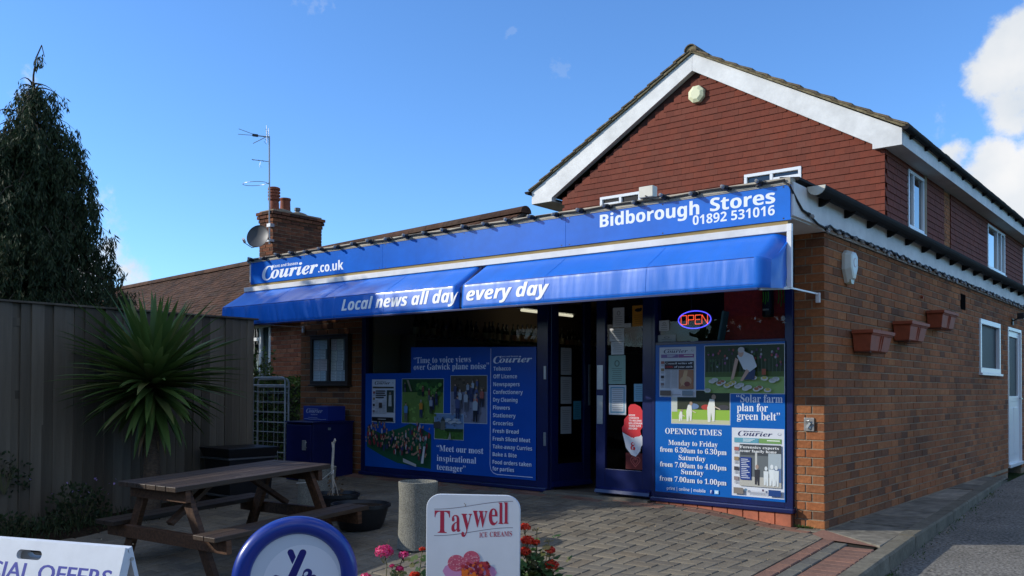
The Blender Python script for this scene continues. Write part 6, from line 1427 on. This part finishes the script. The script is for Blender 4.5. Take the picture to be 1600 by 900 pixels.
part('side_flange', MB().add([tuple(Mf @ Vector(p)) for p in [(0.004, .0, 0), (.004, 0, -.7), (.004, .045, -.7), (.004, .045, -.03)]] + [tuple(Mf @ Vector(p)) for p in [(0.0, .0, 0), (.0, 0, -.7), (.0, .045, -.7), (.0, .045, -.03)]], [(0, 1, 2, 3), (4, 7, 6, 5), (0, 4, 5, 1), (1, 5, 6, 2), (2, 6, 7, 3), (3, 7, 4, 0)]), mAB, ab2, local=True)
part('hinge_pin', MB().tube([(-.01, .012, zt - .045), (.012, .012, zt - .045)], .008, 8), mSteel, ab2, local=True)
part('handle_bar', MB().box(-.56, -.43, .03, .045, zt - .055, zt - .03), mBlack, ab2, local=True)
pr = Print(Mf @ Vector((0, 0, 0)), (1, 0, 0), Mf.to_3x3() @ Vector((0, 0, 1)), Mf.to_3x3() @ Vector((0, -1, 0)))
pr.text('SPECIAL OFFERS', 'plain', -.035, -.165, .068, (.02, .03, .30), .84, 'r', fat=.05)
pr.done('print', ab2, local=True)
# round lottery sign
lc = Vector((-.85, -4.79, .255)); ls = thing('lottery_sign', 'round blue rimmed lottery sign with crossed fingers emblem on a white disc', 'sign', (lc.x, lc.y, gz(lc.x, lc.y)))
vw = (CAMPOS - lc); ls.rotation_euler = (0, 0, math.atan2(vw.y, vw.x) + math.pi / 2 + R(6)); hc = lc.z - gz(lc.x, lc.y)
prof = []; Ro, Ri = .300, .212
for i in range(25): a = math.pi * (-1 + 2 * i / 24); prof.append(((Ro + Ri) / 2 + (Ro - Ri) / 2 * math.cos(a) * 1.0, .05 * math.sin(a)))
part('rim', MB().lathe(prof, (0, 0, hc), 64, 'y'), M('lottery blue plastic', (.002, .030, .27), .33, spec=.5, coat=.35, bump=(300, .1, .001)), ls, local=True, smooth=True)
part('disc', MB().lathe([(0, -.018), (.215, -.018), (.215, .018), (0, .018)], (0, 0, hc), 64, 'y'), M('pale disc', (.56, .66, .78), .25, coat=.3), ls, local=True)
pr = Print((0, -.018, hc), (1, 0, 0), (0, 0, 1), (0, -1, 0)); pr.ell(.025, -.02, .195 * .93, .195 * .93, (.68, .75, .85), n=48)
FB = (.012, .015, .17)
def capsule(cx, cz, l_, r0, r1, ang, col):
    ca, sa = math.cos(ang), math.sin(ang); P_ = [(l_ / 2 + r1 * math.cos(t), r1 * math.sin(t)) for t in np.linspace(-1.571, 1.571, 9)] + [(-l_ / 2 - r0 * math.cos(t), -r0 * math.sin(t)) for t in np.linspace(-1.571, 1.571, 9)]
    pr.poly([(cx + x * ca - y * sa, cz + x * sa + y * ca) for x, y in P_], col)
capsule(-.018, .105, .05, .014, .015, R(112), FB); capsule(-.002, .055, .16, .024, .017, R(68), (.68, .75, .85)); capsule(.0, .054, .15, .019, .017, R(66), FB)
capsule(-.065, -.005, .07, .016, .014, R(155), FB); capsule(.035, .0, .06, .012, .022, R(50), FB); capsule(.062, -.02, .05, .012, .018, R(40), FB); pr.ell(0, -.05, .06, .05, FB); capsule(.085, -.03, .03, .012, .014, R(30), FB)
pr.ell(.046, .02, .012, .008, (.68, .75, .85), R(45)); pr.ell(.012, .004, .012, .05, (.68, .75, .85), R(-24)); pr.rect(-.11, -.14, .12, -.11, (.45, .02, .2)); pr.done('print', ls, local=True)
part('pole', MB().tube([(0, 0, hc - .28), (0, 0, .05)], .025, 10), mGrey, ls, local=True); part('base', MB().box(-.25, .25, -.2, .2, 0, .06), M('lottery blue plastic'), ls, local=True, bevel=.02)
# Taywell board
tL, tR_ = Vector((-.635, -4.104, 0)), Vector((-.254, -3.793, 0)); tL = Vector((-.646, -4.098, 0)); tR_ = Vector((-.219, -3.835, 0)); dx = tR_ - tL; rz = math.atan2(dx.y, dx.x); tw = dx.length
tbd = thing('ice_cream_board', 'white rounded pavement sign reading Taywell Ice Creams with sorbet scoops', 'sign board', (tL.x, tL.y, gz(-.5, -4)), rz); zt = .618 - gz(-.5, -4)
def rrect(x0, x1, z0, z1, r, n=8): return [(x1 - r + r * math.cos(t), z1 - r + r * math.sin(t)) for t in np.linspace(0, 1.571, n)] + [(x0 + r + r * math.cos(t), z1 - r + r * math.sin(t)) for t in np.linspace(1.571, 3.1416, n)] + [(x0, z0), (x1, z0)]
part('panel', MB().prism(rrect(0, tw, .12, zt, .075), -.012, .012, 'y'), M('sign white', (.66, .71, .76), .35, coat=.2, dirt=(5, .08)), tbd, local=True, bevel=.003)
pr = Print((0, -.012, zt), (1, 0, 0), (0, 0, 1), (0, -1, 0), .000025); W_ = tw; TR = (.40, .025, .06); GL = (.22, .21, .25)
def crv(z0, z1): return [(W_ * (.085 + .84 * t), z0 + (z1 - z0) * (t * t * (3 - 2 * t))) for t in np.linspace(0, 1, 14)]
pr.line(crv(-.080, -.030), .0035, GL); pr.line(crv(-.220, -.168), .0035, GL)
x_ = .045; rise = .30
for ch, cap, zb, w_ in (('T', .118, -.205, .088), ('a', .118, -.195, .052), ('y', .118, -.185, .060), ('w', .118, -.168, .082), ('e', .118, -.156, .050), ('l', .112, -.150, .027), ('l', .112, -.148, .027)):
    pr.text(ch, 'serif', x_, zb, cap * (1.0 if ch in 'Tl' else 1.05), TR, w_ * .94); x_ += w_ * 1.03
pr.text('ICE', 'serif', W_ * .57, -.224, .026, TR, W_ * .085, rise=.1); pr.text('CREAMS', 'serif', W_ * .68, -.219, .026, TR, W_ * .235, rise=.06)
pr.line([(.205, -.045), (.212, -.055), (.208, -.064)], .003, (.2, .14, .08))
pr.ell(.235, -.405, .145, .06, (.55, .25, .45)); rr = random.Random(9)
for cx, cz, r_ in ((.165, -.362, .048), (.245, -.335, .044)):
    pr.ell(cx, cz, r_, r_ * .92, (.55, .10, .16), n=24)
    for i in range(45): a, k_ = rr.uniform(0, 6.28), rr.uniform(0, .85) ** .5; pr.ell(cx + r_ * k_ * math.cos(a), cz + r_ * .9 * k_ * math.sin(a), r_ * .10, r_ * .07, rr.choice([(.62, .18, .24), (.50, .07, .12), (.70, .32, .36)]), n=6)
for i in range(60): pr.ell(.24 + rr.uniform(-.045, .11), -.40 + rr.uniform(-.03, .045), .011, .010, rr.choice([(.30, .02, .04), (.42, .04, .05), (.18, .01, .03), (.6, .12, .03)]), n=7)
for i in range(14): pr.ell(.235 + rr.uniform(-.035, .03), -.415 + rr.uniform(-.025, .02), .011, .011, (.75, .16, .02), n=7)
pr.done('print', tbd, local=True); part('foot', MB().box(.03, tw - .03, -.22, .22, .0, .06), mBlack, tbd, local=True, bevel=.01); part('spring_post', MB().tube([(.1, 0, .05), (.1, 0, .14)], .02, 8).tube([(tw - .1, 0, .05), (tw - .1, 0, .14)], .02, 8), mSteel, tbd, local=True)
# geraniums
def geranium(base, heads, label, mat, n_leaf=0, dead=()):
    t = thing('geranium', label, 'flower', base); B = Vector(base)
    for (p, r_) in heads:
        p = np.array(p); V = []
        for i in range(int(150 * (r_ / .03) ** 1.4)):
            a = rng.normal(size=3); a /= np.linalg.norm(a)
            if a[2] < -.5: a[2] *= -.3
            c = p + a * r_ * rng.uniform(.72, 1.0) * np.array([1, 1, .72]); nrm = a + rng.normal(size=3) * .35; nrm /= np.linalg.norm(nrm); s_ = np.cross(nrm, rng.normal(size=3)); s_ /= np.linalg.norm(s_); u_ = np.cross(nrm, s_); w_ = rng.uniform(.0055, .009)
            V += [c - s_ * w_, c - u_ * w_ * .9 + nrm * .002, c + s_ * w_, c + u_ * w_ * .9 + nrm * .003]
        h_ = cardmesh('flower_head', np.array(V), mat, t)
        q = [tuple(p * (1 - s_) + (np.array(B) + [rng.normal() * .02, rng.normal() * .02, 0]) * s_ + np.array([0, 0, .02 * math.sin(3.1 * s_)])) for s_ in (0, .25, .5, 1)]
        part('flower_stem', MB().tube(q, .0028, 5), mStem, t)
        mb = MB()
        for i in range(7): a = rng.normal(size=3) * .4 * r_; mb.tube([tuple(p - [0, 0, r_ * 1.2]), tuple(p + a)], .0012, 4)
        part('pedicels', mb, mStem, t)
    for p in dead:
        p = np.array(p); mb = MB()
        for i in range(12): a = rng.normal(size=3); a /= np.linalg.norm(a); a[2] = abs(a[2]) * .6; mb.tube([tuple(p), tuple(p + a * .022)], .0013, 4); mb.ball(tuple(p + a * .024), .0035, 5, 3)
        mb.tube([tuple(p), tuple(B + Vector((.0, .0, .05)))], .0025, 5); part('seed_head', mb, M('seed head', (.20, .16, .06), .8), t)
    return t
def leaves(t, n, c, sp):
    V = []
    for i in range(n):
        p = np.array(c) + rng.normal(size=3) * np.array(sp); nrm = np.array([rng.normal() * .5, -.35 + rng.normal() * .4, 1.]); nrm /= np.linalg.norm(nrm); s_ = np.cross(nrm, rng.normal(size=3)); s_ /= np.linalg.norm(s_); u_ = np.cross(nrm, s_); r_ = rng.uniform(.016, .032)
        ring = [p + (s_ * math.cos(a) + u_ * math.sin(a)) * r_ * (1 + .12 * math.cos(5 * a)) + nrm * .006 * math.cos(5 * a) for a in np.linspace(.35, 6.28 - .35, 9)]
        V += [p] + ring
    return cardmesh('leaves', np.array(V), mGer, t, 10)
gA = (-.98, -3.93, gz(-1, -3.9) + .22)
def pot(base, lab, h=.2):
    o = part('flower_pot', MB().lathe([(.09, 0), (.12, h), (.13, h), (.13, h + .02), (.115, h + .02), (.11, h - .02), (0, h - .02)], base, 20), mTerra, None, smooth=True); tag(o, lab, 'pot'); return o
pk = geranium((-1.0, -4.06, -.10), [((-1.002, -4.074, .262), .054), ((-.916, -4.004, .243), .030), ((-.967, -4.044, .185), .014), ((-.934, -4.016, .168), .023), ((-1.084, -4.137, .116), .036)], 'pink geranium with one large flower head beside the round lottery sign', mPink, dead=[(-.949, -4.03, .178), (-.93, -4.02, .14)])
leaves(pk, 60, (-1.0, -4.06, -.0), (.08, .08, .05)); pot((-1.0, -4.06, -.30), 'clay pot under the pink geranium')
og = geranium((-1.04, -3.77, -.14), [((-1.014, -3.76, .234), .017), ((-1.05, -3.786, .08), .032)], 'small orange geranium between the concrete planter and the ice cream board', mRed)
leaves(og, 50, (-.99, -3.76, .06), (.06, .05, .07)); pot((-1.04, -3.77, -.34), 'clay pot under the orange geranium')
rg_ = geranium((-.20, -3.72, -.10), [((-.236, -3.776, .442), .030), ((-.226, -3.766, .371), .036), ((-.238, -3.772, .313), .034), ((-.189, -3.736, .361), .020), ((-.131, -3.688, .321), .027), ((-.127, -3.683, .239), .040)], 'bushy red geranium to the right of the ice cream board', mRed, dead=[(-.186, -3.735, .426), (-.136, -3.693, .368)])
leaves(rg_, 210, (-.205, -3.715, .17), (.065, .05, .085)); pot((-.20, -3.72, -.30), 'clay pot under the red geranium', .22)
